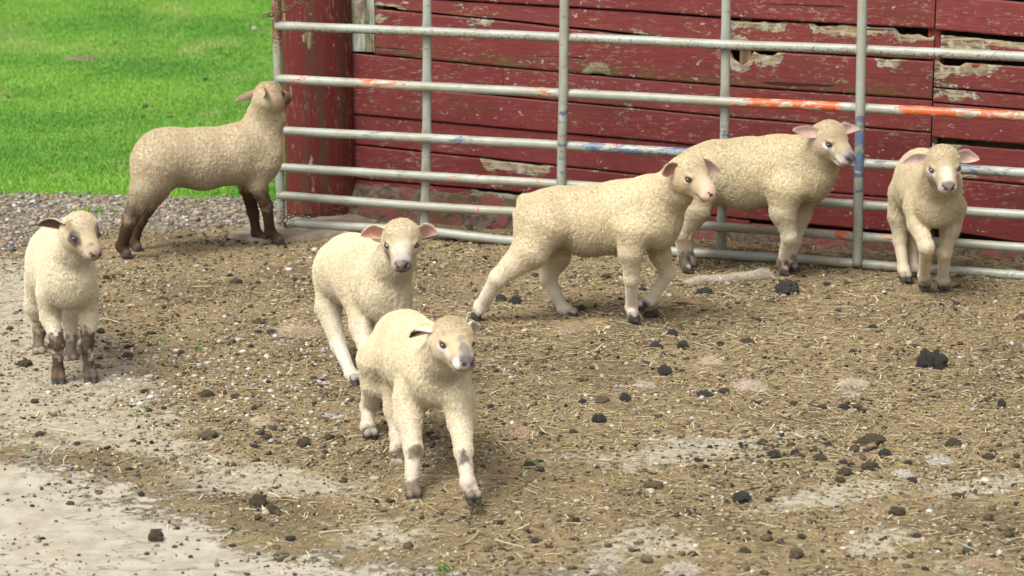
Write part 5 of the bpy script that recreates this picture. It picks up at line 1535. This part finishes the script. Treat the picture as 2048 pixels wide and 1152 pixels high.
# 6 by the gate, side on
LAMBS.append(dict(seed=6, label='lamb standing against the gate rails behind the pink nosed lamb', yaw=-12,
  torso=[(1398, 346, 10.08, .096, .102), (1430, 344, 10.07, .102, .116), (1490, 348, 10.05, .108, .134), (1560, 342, 10.02, .106, .132), (1612, 336, 9.99, .098, .122)], mass=[(1384, 372, 10.06, .070, .088, .100), (1628, 356, 9.97, .062, .084, .090)],
  neck=[(1630, 316, 9.97, (.078, .092)), (1640, 302, 9.94, (.064, .072))],
  head=(1656, 272, 9.90, -46, -33, 2), hs=1.04,
  ears=[(1622, 266, 1588, 256, 9.84, (.4, -1, .15), .0185, (.78, .60, .52), (.74, .64, .52)), (1698, 264, 1718, 254, 9.98, (.3, -1, .1), .0185, (.78, .60, .52), (.74, .64, .52))],
  legs=[leg([(1572, 380, 9.93), (1566, 424, 9.93), (1578, 472, 9.93), (1566, 526, 10.03), (1567, 545, 10.01)], [.074, .052, .0290, .0240, .018]),
        leg([(1606, 385, 10.06), (1600, 430, 10.07), (1590, 478, 10.07), (1581, 524, 10.10), (1585, 540, 10.06)], [.062, .044, .0260, .0220, .018]),
        leg([(1394, 372, 10.02), (1392, 416, 10.00), (1362, 466, 10.02), (1368, 520, 10.08), (1373, 541, 10.05)], [.088, .056, .0290, .0235, .018]),
        leg([(1396, 372, 10.16), (1398, 420, 10.17), (1374, 470, 10.17), (1378, 516, 10.19), (1384, 534, 10.16)], [.078, .050, .0260, .0220, .018])],
  paint=[((.115, 0, .008), .026, (.26, .23, .22), dict(amt=.8, soft=.6, jit=1.0)), ((.126, -.002, -.002), .021, (.085, .075, .075), dict(amt=.9, soft=.4, jit=.6)), ((.105, -.022, -.026), .022, (.70, .66, .64), dict(amt=.85, soft=.4, jit=.7)), ((.06, -.01, .03), .025, (.38, .28, .16), dict(amt=.5, soft=.9))],
  ring=(.74, .70, .70), muz=(.45, .38, .36), face=(.46, .375, .245), col=(.62, .53, .355), legcol=(.66, .60, .50),
  dirt=[(1566, 530, 10.03, .035, (.18, .12, .08), .75), (1566, 545, 10.0, .03, BR, .6), (1370, 533, 10.06, .038, BR, .85), (1583, 536, 10.08, .038, BR2, .7), (1382, 525, 10.16, .03, BR, .7), (1576, 490, 9.95, .02, (.22, .15, .09), .5)]))
# 7 right, facing the camera
LAMBS.append(dict(seed=7, label='lamb at the right end facing the camera with one front leg lifted', yaw=-84,
  torso=[(1836, 368, 9.98, .092, .116), (1842, 367, 9.88, .096, .124), (1858, 374, 9.74, .094, .122), (1872, 383, 9.64, .088, .120)], mass=[(1874, 410, 9.58, .045, .080, .086)],
  neck=[(1876, 362, 9.60, (.080, .082)), (1880, 358, 9.56, (.066, .066))],
  head=(1884, 322, 9.47, -84, -36, 3), hs=1.02,
  ears=[(1850, 324, 1805, 323, 9.50, (.1, -1, -.15), .0185, (.78, .62, .54), (.74, .64, .52)), (1915, 322, 1958, 315, 9.50, (-.1, -1, -.05), .0235, (.80, .62, .55), (.74, .64, .52))],
  legs=[leg([(1832, 415, 9.66), (1836, 448, 9.62), (1853, 494, 9.54), (1848, 550, 9.70), (1848, 569, 9.74)], [.058, .040, .0275, .0225, .017], tp=-1.0),
        leg([(1908, 415, 9.68), (1900, 458, 9.66), (1889, 505, 9.66), (1886, 556, 9.74), (1886, 573, 9.745)], [.058, .040, .0265, .0230, .018]),
        leg([(1808, 392, 9.98), (1799, 432, 9.97), (1799, 480, 9.96), (1807, 538, 9.92), (1811, 558, 9.885)], [.074, .046, .0255, .0220, .018]),
        leg([(1850, 400, 10.0), (1836, 450, 10.0), (1826, 495, 10.01), (1827, 535, 9.99), (1829, 548, 9.97)], [.068, .044, .0250, .0215, .018])],
  paint=[((.085, 0, .020), .017, (.68, .62, .54), dict(amt=.6, soft=.8, jit=1.0, stretch=(1.6, .8, 1))), ((.118, 0, -.010), .022, (.62, .54, .47), dict(amt=.6, soft=.6, jit=.9)), ((.128, 0, .0), .020, (.15, .12, .115), dict(amt=.9, soft=.4, jit=.5)), ((.115, .02, -.02), .014, (.72, .68, .65), dict(amt=.8)), ((.115, -.02, -.02), .014, (.72, .68, .65), dict(amt=.8)), ((.11, 0, -.038), .013, (.72, .66, .62), dict(amt=.8))],
  ring=(.76, .72, .70), muz=(.45, .36, .33), face=(.48, .39, .255), col=(.64, .55, .375), legcol=(.62, .54, .41),
  dirt=[(1853, 510, 9.58, .022, (.46, .36, .18), .6), (1848, 565, 9.72, .022, (.2, .15, .10), .5)]))
import os
_only = None
for L_ in LAMBS:
    if _only and str(L_['seed']) not in _only: continue
    lamb(L_)
    print('lamb', L_['seed'])

# ------------------------------------------------------------------ the pale woolly tail on the dirt
TP = [(1372, 567), (1390, 566), (1412, 563), (1440, 562), (1470, 559), (1500, 556), (1522, 553), (1534, 551)]
tr = [.006, .0125, .0105, .012, .012, .0125, .012, .008]
pp_ = []
for (u, v), r_ in zip(TP, tr):
    p = onG(u, v + 6); p[2] = r_ + .004; pp_.append(p)
mb = MB(); rr_ = resample(pp_, .006); LL = np.linspace(0, 1, len(rr_))
mb.tube(rr_, [float(np.interp(q, np.linspace(0, 1, len(tr)), tr)) * (1 + .12 * float(n1(q * 30, 1, 3))) for q in LL], 14)
tl_ = empty('lamb_tail', tuple(pp_[3]), 'long pale woolly tail lying on the dirt in front of the gate', 'tail')
mesh_obj('tail_core', mb.V, mb.F, [M_skin], tl_, True, col=np.tile([(.56, .49, .40)], (len(mb.V), 1)), attrs=dict(wool=np.full(len(mb.V), .6)))
r2 = np.random.RandomState(5); n_ = 7000
Vt = np.array(mb.V[:-0] if False else mb.V); ci = r2.randint(0, len(rr_), n_); cen = np.array(rr_)[ci]; an = r2.rand(n_) * 6.28
ax_ = unit(rr_[-1] - rr_[0]); s1 = unit(np.cross(ax_, [0, 0, 1.0])); s2 = np.cross(s1, ax_)
rdv = np.array([np.interp(q, np.linspace(0, 1, len(tr)), tr) for q in LL])[ci]
nn = s1 * np.cos(an)[:, None] + s2 * np.sin(an)[:, None]; p0 = cen + nn * (rdv * .9)[:, None] + ax_ * r2.uniform(-.004, .004, n_)[:, None]
l_ = r2.uniform(.004, .011, n_) * (1 + .8 * (ci > len(rr_) * .85))
dn = nn * .8 + ax_ * r2.normal(.35, .3, n_)[:, None] + r2.normal(0, .25, (n_, 3))
strands('fleece', np.stack([p0 + dn * (l_ * s_)[:, None] for s_ in (0, .35, .7, 1)], 1), np.array([.0005, .0005, .0004, .0002]), np.array([.68, .60, .49]) * r2.uniform(.6, 1.15, (n_, 1)), M_wool, tl_)
